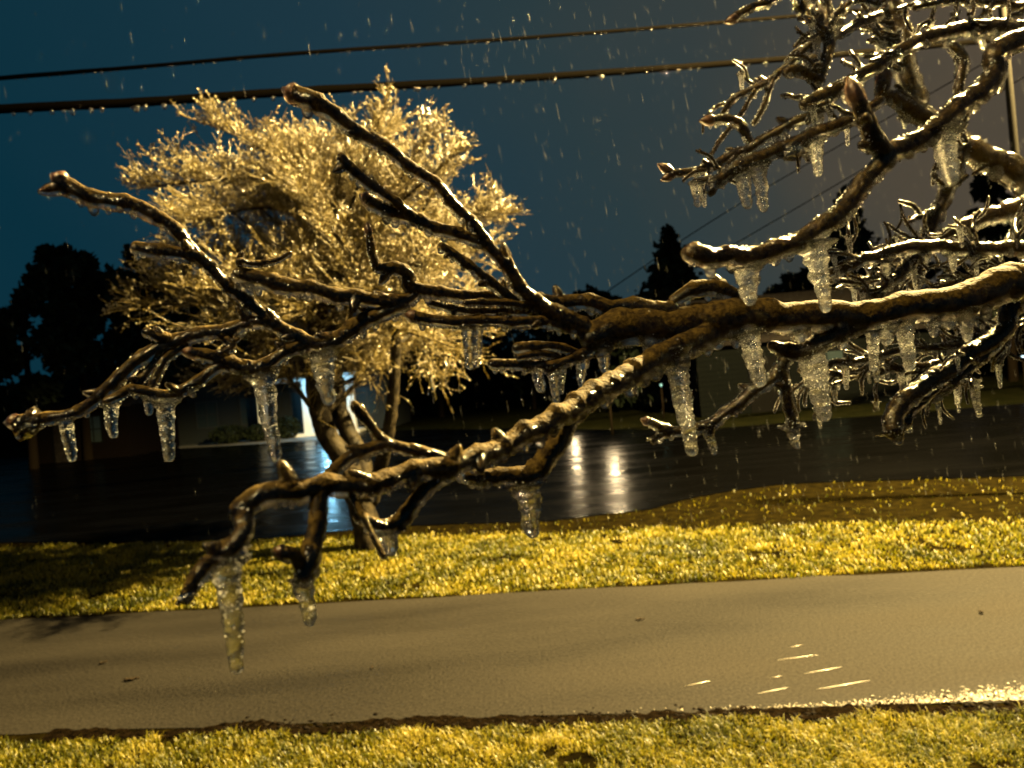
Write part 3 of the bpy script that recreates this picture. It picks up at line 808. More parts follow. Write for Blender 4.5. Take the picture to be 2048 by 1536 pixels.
# --- icicles traced one by one
for a_ in [('E', 132, 836, 142, 916, 30, 23), ('F5', 220, 808, 226, 868, 28, 24), ('F2', 296, 792, 298, 824, 20, 18), ('F2', 330, 800, 338, 914, 38, 26), ('F1', 522, 738, 550, 914, 52, 27),
           ('C', 488, 565, 496, 628, 46, 24), ('D', 642, 700, 656, 796, 56, 34), ('J0', 450, 1112, 474, 1335, 64, 32), ('J1', 605, 1152, 620, 1242, 48, 28), ('J3', 1050, 960, 1065, 1062, 66, 36),
           ('L', 935, 652, 940, 732, 26, 20), ('L', 958, 652, 955, 730, 20, 14), ('K', 1072, 735, 1082, 776, 28, 24), ('K', 1105, 732, 1112, 798, 30, 20), ('K', 1128, 728, 1124, 785, 14, 9), ('K', 1165, 712, 1162, 768, 36, 18),
           ('A', 1204, 682, 1210, 738, 44, 24), ('A', 1297, 670, 1300, 748, 34, 22), ('A', 1330, 672, 1325, 694, 24, 20), ('J', 1346, 695, 1386, 900, 52, 32), ('A', 1494, 660, 1520, 762, 46, 34),
           ('AC', 1616, 690, 1648, 830, 62, 36), ('A', 1806, 640, 1820, 732, 34, 28), ('A', 1928, 615, 1935, 676, 36, 24), ('N', 1492, 530, 1500, 598, 56, 34), ('N', 1626, 488, 1652, 615, 58, 26), ('N', 1884, 262, 1902, 358, 58, 38),
           ('AA', 1412, 848, 1430, 904, 26, 18), ('AB', 1582, 852, 1592, 892, 32, 18), ('Z', 1790, 862, 1797, 882, 42, 22), ('Z2', 1815, 835, 1818, 862, 18, 14), ('Z2', 1946, 760, 1958, 830, 18, 14),
           ('U', 1484, 338, 1494, 410, 34, 24), ('U', 1516, 330, 1527, 416, 34, 22), ('U2', 1390, 366, 1395, 408, 20, 16), ('U', 1630, 280, 1637, 345, 30, 20), ('U', 1580, 298, 1582, 308, 44, 40), ('U', 1420, 372, 1424, 382, 26, 24),
           ('AA2', 1304, 876, 1308, 884, 18, 14), ('A', 1745, 660, 1746, 736, 26, 20), ('J4', 775, 1060, 782, 1100, 50, 34), ('J', 1105, 855, 1108, 868, 26, 20), ('J3', 960, 955, 965, 968, 30, 20),
           ('O', 1960, 70, 1968, 100, 18, 12), ('RR', 1665, 50, 1668, 75, 26, 20), ('T', 1632, 215, 1636, 240, 36, 26), ('T', 1560, 275, 1564, 296, 24, 18), ('O', 1690, 172, 1694, 200, 30, 22),
           ('A', 1680, 655, 1684, 690, 34, 26), ('A', 1770, 652, 1773, 680, 40, 30), ('A', 1600, 658, 1602, 678, 30, 24), ('A', 1470, 668, 1472, 690, 26, 20), ('A', 1865, 636, 1868, 668, 24, 18),
           ('XX', 1905, 505, 1908, 540, 18, 12), ('XX', 1770, 512, 1772, 545, 26, 16), ('J0', 372, 1192, 374, 1200, 34, 24), ('E', 60, 848, 66, 858, 46, 30), ('F2', 380, 775, 386, 790, 20, 14)]:
    icicle(*a_)

# --- winter buds at the tips
for a_ in [('T', 1345, 344, 2.6, 32, 16), ('T', 1345, 348, 3.6, 24, 15), ('T1', 1430, 238, 3.2, 28, 18), ('N1', 1720, 212, 1.95, 60, 30), ('PQ', 1765, 168, 1.5, 36, 26), ('A2', 742, 398, 2.7, 20, 26), ('A1', 595, 188, 2.7, 28, 34),
           ('F1', 390, 704, 3.0, 26, 20), ('E', 42, 840, 3.2, 28, 28), ('D', 130, 362, 2.6, 28, 30), ('L', 836, 632, 3.0, 26, 22), ('J1b', 570, 1103, 2.9, 22, 26), ('S6', 1475, 32, 3.6, 26, 16), ('B1', 738, 470, 1.7, 24, 14), ('AA1', 1300, 843, 2.8, 18, 16)]:
    budtip(*a_)

# --- the finer tangle on the right
def spray(key, n, lmin, lmax, w, seed, up=0.0, depth_j=0.1, lo=0.0, hi=1.0):
    q, ww, o = BR[key]
    r_ = random.Random(seed)
    for k in range(n):
        i = int((lo + (hi - lo) * r_.random()) * (len(q) - 2))
        c = q[i]; d = c - EYE; z = d.dot(cF)
        if z <= 0.2: continue
        x = 1024 + d.dot(cX) / z * F; y = 768 - d.dot(cY) / z * F
        if x > 2060 or y < -30: continue
        ang = math.pi + r_.uniform(-1.15, 1.15) + up
        ln = r_.uniform(lmin, lmax)
        pts = []
        px, py, zz = x, y, z
        m_ = 5
        for s in range(m_):
            pts.append((px, py, zz, w * (1 - 0.35 * s / m_)))
            px += math.cos(ang) * ln / m_; py -= math.sin(ang) * ln / m_
            zz += r_.uniform(-depth_j, depth_j) * 0.4
            ang += r_.uniform(-0.55, 0.55)
        kk = f'{key}s{seed}{k}'
        branch(kk, pts, name='twig', core=.5)
        if r_.random() < 0.8:
            j = pts[r_.randint(1, m_ - 1)]
            h = r_.uniform(14, 56)
            icicle(kk, j[0], j[1] + 4, j[0] + h * .1, j[1] + h, w * 1.3, w * 0.8)
        if r_.random() < 0.6:
            j = pts[r_.randint(1, 3)]
            a2 = ang + r_.choice((-1, 1)) * r_.uniform(.5, 1.1)
            branch(kk + 'b', [(j[0], j[1], j[2], w * .8), (j[0] + math.cos(a2) * 26, j[1] - math.sin(a2) * 26, j[2], w * .75), (j[0] + math.cos(a2 + .3) * 52, j[1] - math.sin(a2 + .3) * 52, j[2], w * .65)], name='twig', core=.5)
# side boughs behind the limb that carry the tangle
branch('T2', [(2120, 640, 1.45, 24), (2010, 660, 1.44, 20), (1900, 690, 1.42, 18), (1800, 700, 1.4, 16), (1720, 720, 1.38, 16), (1650, 725, 1.36, 14)], to_trunk=1.95)
branch('T3', [(2110, 600, 1.6, 24), (2000, 640, 1.58, 20), (1900, 715, 1.56, 18), (1800, 735, 1.54, 16), (1700, 745, 1.52, 14), (1600, 740, 1.5, 12)], to_trunk=2.0)
branch('T4', [(1860, 480, 1.5, 16), (1800, 530, 1.48, 14), (1740, 560, 1.46, 14), (1680, 560, 1.44, 12)])
branch('T5', [(2060, 520, 1.5, 18), (1990, 560, 1.48, 16), (1930, 560, 1.46, 14), (1860, 580, 1.44, 12)])
for a_ in [('T2', 1750, 712, 1754, 760, 18, 14), ('T2', 1690, 724, 1693, 775, 16, 12), ('T3', 1800, 738, 1806, 782, 16, 12), ('T3', 1860, 728, 1864, 770, 16, 12), ('T2', 1900, 694, 1903, 730, 16, 12)]:
    icicle(*a_)
spray('T2', 30, 45, 140, 10, 1, lo=.42)
spray('T2', 14, 40, 90, 9, 31, .7, lo=.42)
spray('T3', 30, 45, 150, 10, 2, 0.25, lo=.4)
spray('T4', 18, 40, 110, 9, 3, -0.5)
spray('T5', 18, 40, 100, 9, 4, lo=.1)
spray('YY', 8, 30, 80, 9, 33)
spray('XX', 12, 40, 110, 10, 5, -0.6)
spray('XX', 6, 30, 70, 9, 15, 0.7)
spray('WW', 6, 30, 80, 9, 16)
spray('A', 8, 30, 70, 10, 17, -0.9, hi=.55)
spray('Z2', 9, 30, 80, 9, 6, 0.3, hi=.8)
spray('Z', 4, 40, 80, 9, 36, 0.5, lo=.35, hi=.7)
spray('V', 4, 40, 90, 13, 7)
spray('RR', 11, 40, 100, 11, 8)
spray('O', 12, 40, 90, 11, 9, 0.6, lo=.3)
spray('O', 6, 40, 80, 10, 19, -0.6, lo=.3)
spray('S', 7, 30, 70, 9, 20)
spray('U', 6, 30, 70, 10, 21)
spray('T', 5, 30, 70, 11, 10, .5)
spray('O2', 16, 60, 130, 12, 12, lo=.1)
spray('PP', 8, 50, 110, 12, 22, lo=.4)
branch('TT', [(2120, -10, 1.7, 20), (2000, 5, 1.68, 16), (1900, 0, 1.66, 14), (1830, 15, 1.64, 12)], to_trunk=3.0)
spray('TT', 16, 40, 120, 10, 13, .6)

# ------------------------------------------------------------------ prisms for distant twigs
def prisms(p0, p1, r0, r1, sides=3):
    n = len(p0)
    d = p1 - p0
    d /= np.maximum(np.linalg.norm(d, axis=1, keepdims=True), 1e-9)
    ref = np.where(np.abs(d[:, 2:3]) > 0.9, [[1.0, 0, 0]], [[0, 0, 1.0]])
    u = np.cross(d, ref); u /= np.linalg.norm(u, axis=1, keepdims=True)
    w = np.cross(d, u)
    V = np.zeros((n, 2 * sides, 3))
    for k in range(sides):
        a_ = 2 * np.pi * k / sides
        o = u * math.cos(a_) + w * math.sin(a_)
        V[:, k] = p0 + o * r0[:, None]; V[:, sides + k] = p1 + o * r1[:, None]
    q = np.array([(k, (k + 1) % sides, sides + (k + 1) % sides, sides + k) for k in range(sides)])
    Fc = (np.arange(n) * 2 * sides)[:, None, None] + q[None]
    return V.reshape(-1, 3), Fc.reshape(-1, 4)

# ------------------------------------------------------------------ the glazed tree across the path
base = G(745, 1095)
TD = base.y
far_tree = empty('ornamental_tree', base, 'round bare tree with glittering ice coated twigs on the grass beyond the path', 'tree')
outline = [(240, 232), (330, 214), (430, 188), (520, 226), (600, 250), (690, 206), (790, 192), (885, 222), (940, 290), (990, 350), (1045, 478), (1070, 590), (1010, 690), (1010, 770), (860, 770), (700, 740), (560, 770), (470, 800), (390, 790), (300, 720), (200, 640), (235, 560), (300, 440), (228, 352)]
def inside(px, py):
    c = False; n = len(outline); j = n - 1
    for i in range(n):
        xi, yi = outline[i]; xj, yj = outline[j]
        if (yi > py) != (yj > py) and px < (xj - xi) * (py - yi) / (yj - yi) + xi: c = not c
        j = i
    return c
def proj(p):
    d = Vector(p) - EYE; z = d.dot(cF)
    return 1024 + d.dot(cX) / z * F, 768 - d.dot(cY) / z * F
rf = random.Random(77)
ctr = P(660, 520, TD)
def in_crown(p):
    x, y = proj(p)
    if not inside(x, y): return False
    # round in depth
    k = ((p[0] - ctr.x) / 2.9) ** 2 + ((p[1] - ctr.y) / 2.5) ** 2 + ((p[2] - ctr.z) / 2.2) ** 2
    return k < 1.05
stems = [
    [(745, 1100, 0, 74), (722, 1010, 0, 62), (690, 925, -.05, 54), (655, 870, -.1, 50), (634, 800, -.15, 46), (630, 720, -.2, 42), (640, 620, -.2, 34), (650, 500, -.1, 24), (640, 380, 0, 14)],
    [(722, 1010, 0, 50), (725, 930, .2, 44), (690, 850, .3, 40), (670, 770, .4, 36), (690, 660, .5, 28), (720, 520, .6, 20), (740, 380, .6, 12)],
    [(742, 1000, .05, 40), (770, 900, -.25, 30), (785, 800, -.4, 26), (792, 700, -.5, 24), (800, 600, -.55, 18), (830, 480, -.5, 12), (860, 380, -.4, 8)],
]
stem3 = []
for k, st in enumerate(stems):
    p3 = [P(a_, b_, TD + c_) for a_, b_, c_, w_ in st]
    if k == 0: p3[0].z = -0.05
    r3 = [w_ / F * TD * 0.43 for *_, w_ in st]
    p, r = catmull(p3, r3, 0.06)
    stem3.append((p, r))
    mb = MB(); sweep(mb, p, r, 12, 0.12, 9, k + 1.0)
    mb.build('trunk', M['tree_bark'], far_tree, True)
segs = [[], [], [], []]
tips = []
# limbs
limb_list = []
tries = 0
while len(limb_list) < 64 and tries < 4000:
    tries += 1
    st = stem3[rf.choice((0, 0, 1, 1, 2))]
    i = int(rf.uniform(0.38, 0.98) * (len(st[0]) - 1))
    s = st[0][i]
    tgt = P(rf.uniform(210, 1060), rf.uniform(200, 760), TD + rf.uniform(-2.1, 2.1))
    if not in_crown(tgt): continue
    L = (tgt - s).length
    if L < 0.8 or L > 3.2: continue
    if any((tgt - t_[-1]).length < 0.36 for t_ in limb_list): continue
    mid = s.lerp(tgt, 0.5) + Vector((rf.uniform(-.15, .15), rf.uniform(-.15, .15), rf.uniform(-0.1, 0.22) * L * 0.6))
    p, r = catmull([s, mid, tgt], [min(st[1][i] * .6, 0.045), 0.022, 0.008], 0.10)
    limb_list.append(p)
    mb = MB(); sweep(mb, p, r, 7, 0.1, 9, len(limb_list))
    mb.build('branch', M['tree_bark'], far_tree, True)
sub = []
def perp_dir(d, spread, upb):
    v = Vector((rf.gauss(0, 1), rf.gauss(0, 1), rf.gauss(0, .6)))
    return (d + v * spread + Vector((0, 0, upb))).normalized()
P0, P1, R0, R1 = [], [], [], []
def seg(a_, b_, ra, rb):
    P0.append(a_[:]); P1.append(b_[:]); R0.append(ra); R1.append(rb)
twig_nodes = []
for p in limb_list + [s_[0][len(s_[0]) // 2:] for s_ in stem3]:
    n = len(p)
    for k in range(64):
        i = rf.randint(int(n * 0.2), n - 1)
        d = (p[min(i + 1, n - 1)] - p[max(i - 1, 0)]).normalized()
        outw = (p[i] - ctr).normalized() * 0.35
        dr = perp_dir(d + outw, 0.55, 0.15)
        c = p[i]; L = rf.uniform(0.3, 0.85); m_ = 6
        rr = 0.006
        for s in range(m_):
            c2 = c + dr * L / m_
            if s > 1 and not in_crown(c2): break
            seg(c, c2, rr, rr * 0.85); rr *= 0.85
            twig_nodes.append((c2, dr)); 
            c = c2; dr = perp_dir(dr, 0.16, 0.04)
chips = []
for c, d in twig_nodes:
    if proj(c)[1] > 590 and rf.random() < .5: continue
    low = max(0.0, min(1.0, (c.z - 2.2) / 2.2))
    for k in range(1 + int(rf.random() * 2.6 * (0.3 + low))):
        dr = perp_dir(d, 0.5, 0.16)
        L = rf.uniform(0.07, 0.22)
        c2 = c + dr * L
        x, y = proj(c2)
        if not inside(x, y) and rf.random() < 0.75: continue
        seg(c, c2, 0.0028, 0.0022)
        m_ = rf.randint(4, 8)
        for q_ in range(m_):
            t = rf.uniform(0.25, 1)
            a_ = c.lerp(c2, t); b_ = a_ + perp_dir(dr, 0.9, 0.1) * rf.uniform(0.014, 0.042)
            seg(a_, b_, 0.0027, 0.0025)
            if rf.random() < 0.14: chips.append(b_)
# bare drooping twigs in the shade under the crown
for k in range(38):
    c = P(rf.uniform(640, 930), rf.uniform(620, 720), TD + rf.uniform(-1.2, .8))
    dr = Vector((rf.gauss(0, .6), rf.gauss(0, .5), -1)).normalized()
    rr = 0.007
    for s_ in range(rf.randint(5, 9)):
        c2 = c + dr * .1
        if proj(c2)[1] > 850: break
        seg(c, c2, rr, rr * .88); rr *= .88
        if rf.random() < .7:
            d2 = perp_dir(dr, .7, 0); e2 = c2
            for h in range(rf.randint(2, 5)):
                e3 = e2 + d2 * .07; seg(e2, e3, .004, .0035); e2 = e3; d2 = perp_dir(d2, .25, -.05)
                if rf.random() < .2: chips.append(e3)
        c = c2; dr = perp_dir(dr, .22, -.03)
print('far twigs', len(P0), 'chips', len(chips))
V, Fq = prisms(np.array(P0), np.array(P1), np.array(R0), np.array(R1), 3)
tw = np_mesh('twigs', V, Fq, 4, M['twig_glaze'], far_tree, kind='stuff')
rr_ = np.random.default_rng(9)
def chip_mesh(name, cs, rmin, rmax, mat, parent):
    n = len(cs)
    basev = np.array([(1, 0, 0), (-1, 0, 0), (0, 1, 0), (0, -1, 0), (0, 0, 1.5), (0, 0, -1.5)], float)
    tri = np.array([(0, 2, 4), (2, 1, 4), (1, 3, 4), (3, 0, 4), (2, 0, 5), (1, 2, 5), (3, 1, 5), (0, 3, 5)])
    rad = rr_.uniform(rmin, rmax, n)
    Q, _ = np.linalg.qr(rr_.normal(size=(n, 3, 3)))
    V = np.einsum('nij,kj->nki', Q, basev) * rad[:, None, None] + np.array([c[:] for c in cs])[:, None]
    T = (np.arange(n) * 6)[:, None, None] + tri[None]
    return np_mesh(name, V.reshape(-1, 3), T.reshape(-1, 3), 3, mat, parent, kind='stuff')
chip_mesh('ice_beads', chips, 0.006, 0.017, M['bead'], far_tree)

# ------------------------------------------------------------------ overhead wires
def wire(name, px, label, wpx, mat, drops, seed):
    px = [(a_, b_, c_ * (1.12 if c_ < 20 else 1)) for a_, b_, c_ in px]
    p3 = [P(*q) for q in px]
    # carry on past both sides of the picture
    a_ = p3[0] + (p3[0] - p3[1]).normalized() * 9; b_ = p3[-1] + (p3[-1] - p3[-2]).normalized() * 9
    p, r = catmull([a_] + p3 + [b_], [wpx[0] / F * px[0][2] / 2] + [w_ / F * q[2] / 2 for w_, q in zip(wpx, px)] + [wpx[-1] / F * px[-1][2] / 2], 0.25)
    t = empty(name, p[0], label, 'power line', 'wires over the street')
    mb = MB(); sweep(mb, p, r, 10, 0.10, 7, seed); mb.build('cable', M['cable'], t, True)
    if drops:
        r_ = random.Random(seed); mb = MB()
        for i in range(2, len(p) - 2):
            for k in range(drops):
                if r_.random() < 0.6:
                    c = p[i].lerp(p[i + 1], r_.random()); rr = r[i] * r_.uniform(0.25, 0.7)
                    blob(mb, c + Vector((0, 0, -r[i] * 0.95)), rr, rr * r_.uniform(1, 2.0), 6, 5, 0, 0)
        o = mb.build('ice_drops', M['ice_far'], t, True); o['kind'] = 'stuff'
wire('power_line', [(-60, 161, 11.5), (300, 132, 11.8), (590, 107, 12.1), (1100, 72, 12.8), (1640, 28, 13.6), (2100, -15, 14.4)], 'upper and thinner black overhead wire crossing the sky', [9, 8, 8, 7, 7, 6], M['cable'], 2, 3)
wire('power_line', [(-60, 221, 11.3), (300, 203, 11.6), (590, 183, 11.9), (1100, 153, 12.6), (1640, 112, 13.4), (2100, 70, 14.2)], 'lower and thicker black overhead cable just above the iced tree', [19, 18, 17, 14, 11, 10], M['cable'], 2, 8)
wire('power_line', [(1270, 545, 40), (1380, 470, 38), (1500, 395, 36), (1620, 325, 34), (1760, 245, 32)], 'left one of two faint thin wires slanting up behind the twigs', [2, 2, 2, 2, 2], M['cable'], 0, 5)
wire('power_line', [(1350, 560, 40), (1480, 482, 38), (1600, 412, 36), (1720, 342, 34), (1860, 262, 32)], 'right one of two faint thin wires slanting up behind the twigs', [2, 2, 2, 2, 2], M['cable'], 0, 6)

# ------------------------------------------------------------------ dark trees in the distance
def leaf_tree(name, px, ytop, ybase_w, depth, conifer, label, seed, wscale=1.0, n=4200):
    r_ = np.random.default_rng(seed)
    hor = 768 - (px - 1024) * math.tan(ROLL)
    top = P(px, ytop, depth)
    b = Vector((top.x, top.y, 0))
    H = top.z
    t = empty(name, b, label, 'tree', 'dark trees beyond the street')
    mb = MB()
    sweep(mb, [b + Vector((0, 0, -0.1)), b + Vector((0.1, 0, H * .4)), b + Vector((0, 0.1, H * .86))], [H * .022, H * .014, H * .004], 9, 0.1, 2, seed)
    mb.build('trunk', M['dark_trunk'], t, True)
    W = ybase_w / F * depth / 2
    if conifer:
        u = r_.uniform(0, 1, n) ** 0.6               # 0 top .. 1 bottom
        layer = np.floor(u * 13) / 13
        rad = W * (0.05 + 0.95 * (0.35 * u + 0.65 * (layer + (u - layer) * 1.6))) * np.sqrt(r_.uniform(0.05, 1, n))
        an = r_.uniform(0, 6.283, n)
        rad *= 1 + 0.28 * np.sin(an * 5 + layer * 40) + 0.15 * r_.normal(size=n)
        c = np.stack([rad * np.cos(an), rad * np.sin(an), H * (1 - 0.9 * u) - rad * 0.18], 1)
    else:
        m_ = 26
        cc = r_.normal(size=(m_, 3)); cc /= np.linalg.norm(cc, axis=1, keepdims=True)
        cc *= (r_.uniform(0.3, 1, m_) ** 0.5)[:, None]
        cc = cc * [W * .78, W * .78, H * .33] + [0, 0, H * .60]
        k = r_.integers(0, m_, n)
        rad = r_.uniform(.16, .34, m_)[k] * W
        o = r_.normal(size=(n, 3)); o /= np.linalg.norm(o, axis=1, keepdims=True)
        c = cc[k] + o * (rad * r_.uniform(0.2, 1, n) ** .6)[:, None]
        c[:, 2] = np.minimum(c[:, 2], H * 1.02)
    s = r_.uniform(.5, 1.2, n) * 0.022 * H * wscale
    Q, _ = np.linalg.qr(r_.normal(size=(n, 3, 3)))
    quad = np.array([(-1, -.5, 0), (1, -.5, 0), (1.2, .5, .3), (-.8, .6, -.2)])
    V = np.einsum('nij,kj->nki', Q, quad) * s[:, None, None] + c[:, None] + np.array(b)
    Fq = (np.arange(n) * 4)[:, None] + [0, 1, 2, 3]
    np_mesh('crown', V.reshape(-1, 3), Fq, 4, M['dark_leaf'], t)
    return t
leaf_tree('dark_tree', 30, 500, 230, 36, False, 'black tree silhouette at the far left edge of the sky', 1)
leaf_tree('dark_tree', 135, 436, 170, 40, False, 'tall dark silhouetted tree at left against the teal sky', 2)
leaf_tree('dark_tree', 300, 462, 230, 44, False, 'dark tree right behind the left side of the iced crown', 3)
leaf_tree('dark_tree', 470, 560, 260, 60, False, 'dark tree rising behind the left house', 4)
leaf_tree('dark_tree', 215, 505, 250, 48, False, 'lower dark tree between the two taller silhouettes at left', 15)
leaf_tree('dark_tree', 395, 540, 240, 50, False, 'dark tree low behind the left edge of the iced crown', 16)
leaf_tree('dark_conifer', 1335, 452, 260, 42, True, 'dark pointed evergreen standing above the middle of the limb', 5, n=6500)
leaf_tree('dark_tree', 1185, 548, 130, 55, False, 'small far dark tree left of the pointed evergreen', 6)
leaf_tree('dark_conifer', 1690, 372, 200, 40, True, 'tall dark evergreen behind the twigs right of centre', 7, n=6500)
leaf_tree('dark_tree', 1590, 520, 160, 46, False, 'dark round tree between the two evergreens', 8)
leaf_tree('dark_tree', 1800, 480, 220, 44, False, 'dark bushy tree right of the tall evergreen', 9)
leaf_tree('dark_tree', 1990, 330, 320, 38, False, 'big dark tree behind the street lamp pole', 10, n=6000)
leaf_tree('dark_tree', 860, 560, 330, 58, False, 'dark tree low behind the right side of the iced crown', 12)
leaf_tree('dark_tree', 1050, 600, 260, 58, False, 'dark far tree just left of the thick limb fork', 13)

# the far wood closing the horizon
r_ = np.random.default_rng(5); n = 26000
xx = r_.uniform(-75, 75, n); yy = 66 + r_.uniform(0, 6, n)
hh = np.array([5.2 + 2.2 * mnoise.noise(Vector((x * .12, 3, 0))) + 1.4 * mnoise.noise(Vector((x * .5, 1, 0))) for x in xx])
zz = hh * r_.uniform(0, 1, n) ** .8
Q, _ = np.linalg.qr(r_.normal(size=(n, 3, 3)))
quad = np.array([(-1, -.5, 0), (1, -.5, 0), (1.2, .5, .3), (-.8, .6, -.2)]) * .42
V = np.einsum('nij,kj->nki', Q, quad) + np.stack([xx, yy, zz], 1)[:, None]
tag(np_mesh('far_wood', V.reshape(-1, 3), (np.arange(n) * 4)[:, None] + [0, 1, 2, 3], 4, M['dark_leaf'], kind='stuff'), 'low black band of far woods along the horizon', 'woods', kind='stuff')

# ------------------------------------------------------------------ houses beyond the street
def house(x0, x1, y, depth_m, wall_h, roof_h, name, label, wallm, windows, door, columns, porch=2.2, trim='dark_trim'):
    cx = (x0 + x1) / 2
    t = empty(name, (cx, y, 0), label, 'house')
    mb = MB(); mb.box(x0, x1, y, y + depth_m, -0.05, wall_h); mb.build('wall', wallm, t)
    # clapboards proud of the wall face
    b = MB()
    k = 0.0; i = 0
    while k < wall_h - 0.2:
        b.add([(x0, y - 0.025, k + .01), (x1, y - 0.025, k + .01), (x1, y - 0.004, k + .2), (x0, y - 0.004, k + .2), (x0, y, k + .01), (x1, y, k + .01)], [(0, 1, 2, 3), (4, 5, 1, 0)])
        k += .2
    o = b.build('siding', wallm, t); o['kind'] = 'stuff'
    mb = MB()
    ov = .45
    zr = wall_h + roof_h; ym = y + depth_m / 2
    for (ya, yb) in ((y - ov, ym), (y + depth_m + ov, ym)):
        za = wall_h - .12
        mb.add([(x0 - ov, ya, za), (x1 + ov, ya, za), (x1 + ov, yb, zr), (x0 - ov, yb, zr), (x0 - ov, ya, za + .14), (x1 + ov, ya, za + .14), (x1 + ov, yb, zr + .14), (x0 - ov, yb, zr + .14)],
               [(0, 1, 2, 3), (4, 7, 6, 5), (0, 4, 5, 1), (1, 5, 6, 2), (3, 2, 6, 7), (0, 3, 7, 4)])
    mb.add([(x0 + .02, y, wall_h), (x0 + .02, y + depth_m, wall_h), (x0 + .02, ym, zr - .05)], [(0, 2, 1)])
    mb.add([(x1 - .02, y, wall_h), (x1 - .02, y + depth_m, wall_h), (x1 - .02, ym, zr - .05)], [(0, 1, 2)])
    mb.build('roof', M['roof'], t)
    for (wx, wz, ww, wh) in windows:
        mb = MB()
        f = .08; yy = y - .06
        mb.box(wx - ww / 2 - f, wx - ww / 2, yy, y + .02, wz - f, wz + wh + f); mb.box(wx + ww / 2, wx + ww / 2 + f, yy, y + .02, wz - f, wz + wh + f)
        mb.box(wx - ww / 2, wx + ww / 2, yy, y + .02, wz - f, wz); mb.box(wx - ww / 2, wx + ww / 2, yy, y + .02, wz + wh, wz + wh + f)
        mb.box(wx - .025, wx + .025, yy + .01, y + .02, wz, wz + wh); mb.box(wx - ww / 2, wx - .025, yy + .012, y + .02, wz + wh * .5 - .025, wz + wh * .5 + .025); mb.box(wx + .025, wx + ww / 2, yy + .012, y + .02, wz + wh * .5 - .025, wz + wh * .5 + .025)
        o = mb.build('window', M[trim], t)
        mb = MB(); mb.box(wx - ww / 2, wx + ww / 2, y - .035, y + .01, wz, wz + wh); mb.build('pane', M['glass'], o)
    for (dx, dw, dh, mt) in door:
        mb = MB(); mb.box(dx - dw / 2, dx + dw / 2, y - .05, y + .02, 0.0, dh); o = mb.build('door', mt, t)
        mb = MB(); mb.box(dx - dw / 2 - .09, dx - dw / 2 - .002, y - .07, y + .02, 0, dh); mb.box(dx + dw / 2 + .002, dx + dw / 2 + .09, y - .07, y + .02, 0, dh); mb.box(dx - dw / 2 - .09, dx + dw / 2 + .09, y - .07, y + .02, dh + .002, dh + .1)
        mb.build('door_frame', M[trim], o)
    if columns:
        px0, px1 = columns[0] - .4, columns[-1] + .4
        mb = MB(); mb.box(px0, px1, y - porch, y - .08, 0, .18); mb.build('porch_floor', M['white_paint'], t)
        mb = MB(); mb.box(px0, px1, y - porch, y - .08, wall_h - .35, wall_h - .1); mb.build('porch_beam', M['white_paint'], t)
        mb = MB(); mb.add([(px0 - .2, y - porch - .3, wall_h - .1), (px1 + .2, y - porch - .3, wall_h - .1), (px1 + .2, y - .1, wall_h + .5), (px0 - .2, y - .1, wall_h + .5), (px0 - .2, y - porch - .3, wall_h), (px1 + .2, y - porch - .3, wall_h), (px1 + .2, y - .1, wall_h + .62), (px0 - .2, y - .1, wall_h + .62)],
                          [(0, 1, 2, 3), (4, 7, 6, 5), (0, 4, 5, 1), (1, 5, 6, 2), (3, 2, 6, 7), (0, 3, 7, 4)])
        mb.build('porch_roof', M['roof'], t)
        for c in columns:
            mb = MB(); mb.box(c - .22, c + .22, y - porch + .05, y - porch + .49, .18, wall_h - .35); mb.build('column', M['white_paint'], t)
    return t
hy = 47.0
hx = lambda px, y: P(px, 800, y).x
c610 = P(612, 800, hy - 2).x
house(c610 - 8.5, c610 + 4.5, hy, 9, 3.6, 2.4, 'porch_house', 'pale house with a lit blue white porch seen behind the iced tree trunk', M['siding'],
      [(c610 - 6.6, 1.0, 1.2, 1.5), (c610 - 3.9, 1.0, 1.2, 1.5), (c610 - 0.9, .9, 1.0, 1.7), (c610 + 3.2, 1.0, 1.0, 1.5)], [(c610 + 1.4, 1.0, 2.15, M['door'])], [c610 - 2.6, c610, c610 + 2.6], trim='grey_trim')
def lamp_fixture(name, loc, label, col, emis_s, watts, post, mount_y=None, r=.09):
    t = empty(name, (loc.x, loc.y, 0 if post else loc.z), label, 'lamp')
    if post:
        mb = MB(); sweep(mb, [Vector((loc.x, loc.y, -0.02)), Vector((loc.x, loc.y, loc.z - .12))], [.04, .03], 10, round_a=False, round_b=False); mb.build('post', M['dark_trunk'], t, True)
    else:
        mb = MB(); mb.box(loc.x - .03, loc.x + .03, loc.y, mount_y, loc.z + .10, loc.z + .15); mb.box(loc.x - .06, loc.x + .06, mount_y - .03, mount_y - .004, loc.z, loc.z + .25); mb.build('bracket', M['dark_trunk'], t)
    mb = MB(); blob(mb, loc, r, r * 1.2, 12, 8, 0, 0); mb.build('globe', emis(name + '_glow', col, emis_s), t, True)
    mb = MB(); blob(mb, loc + Vector((0, 0, r * 1.25)), r * 1.25, r * .35, 12, 6, 0, 0); mb.build('cap', M['dark_trunk'], t, True)
    if watts:
        ld = bpy.data.lights.new(name, 'POINT'); ld.energy = watts; ld.color = col; ld.shadow_soft_size = r * 1.5
        lo = bpy.data.objects.new(name + '_light', ld); COL.objects.link(lo); lo.parent = t
        lo.location = loc + Vector((0, -r * 1.5 - .1, -.15)) - t.location
pl = P(650, 783, hy - 1.2)
lamp_fixture('porch_lamp', Vector((c610 + 1.15, hy - 2.6, 2.7)), 'cool white porch lamp on the pale house behind the tree trunk', (0.30, 0.72, 1.0), 60, 300, False, hy - 2.2)
ry = 31.0
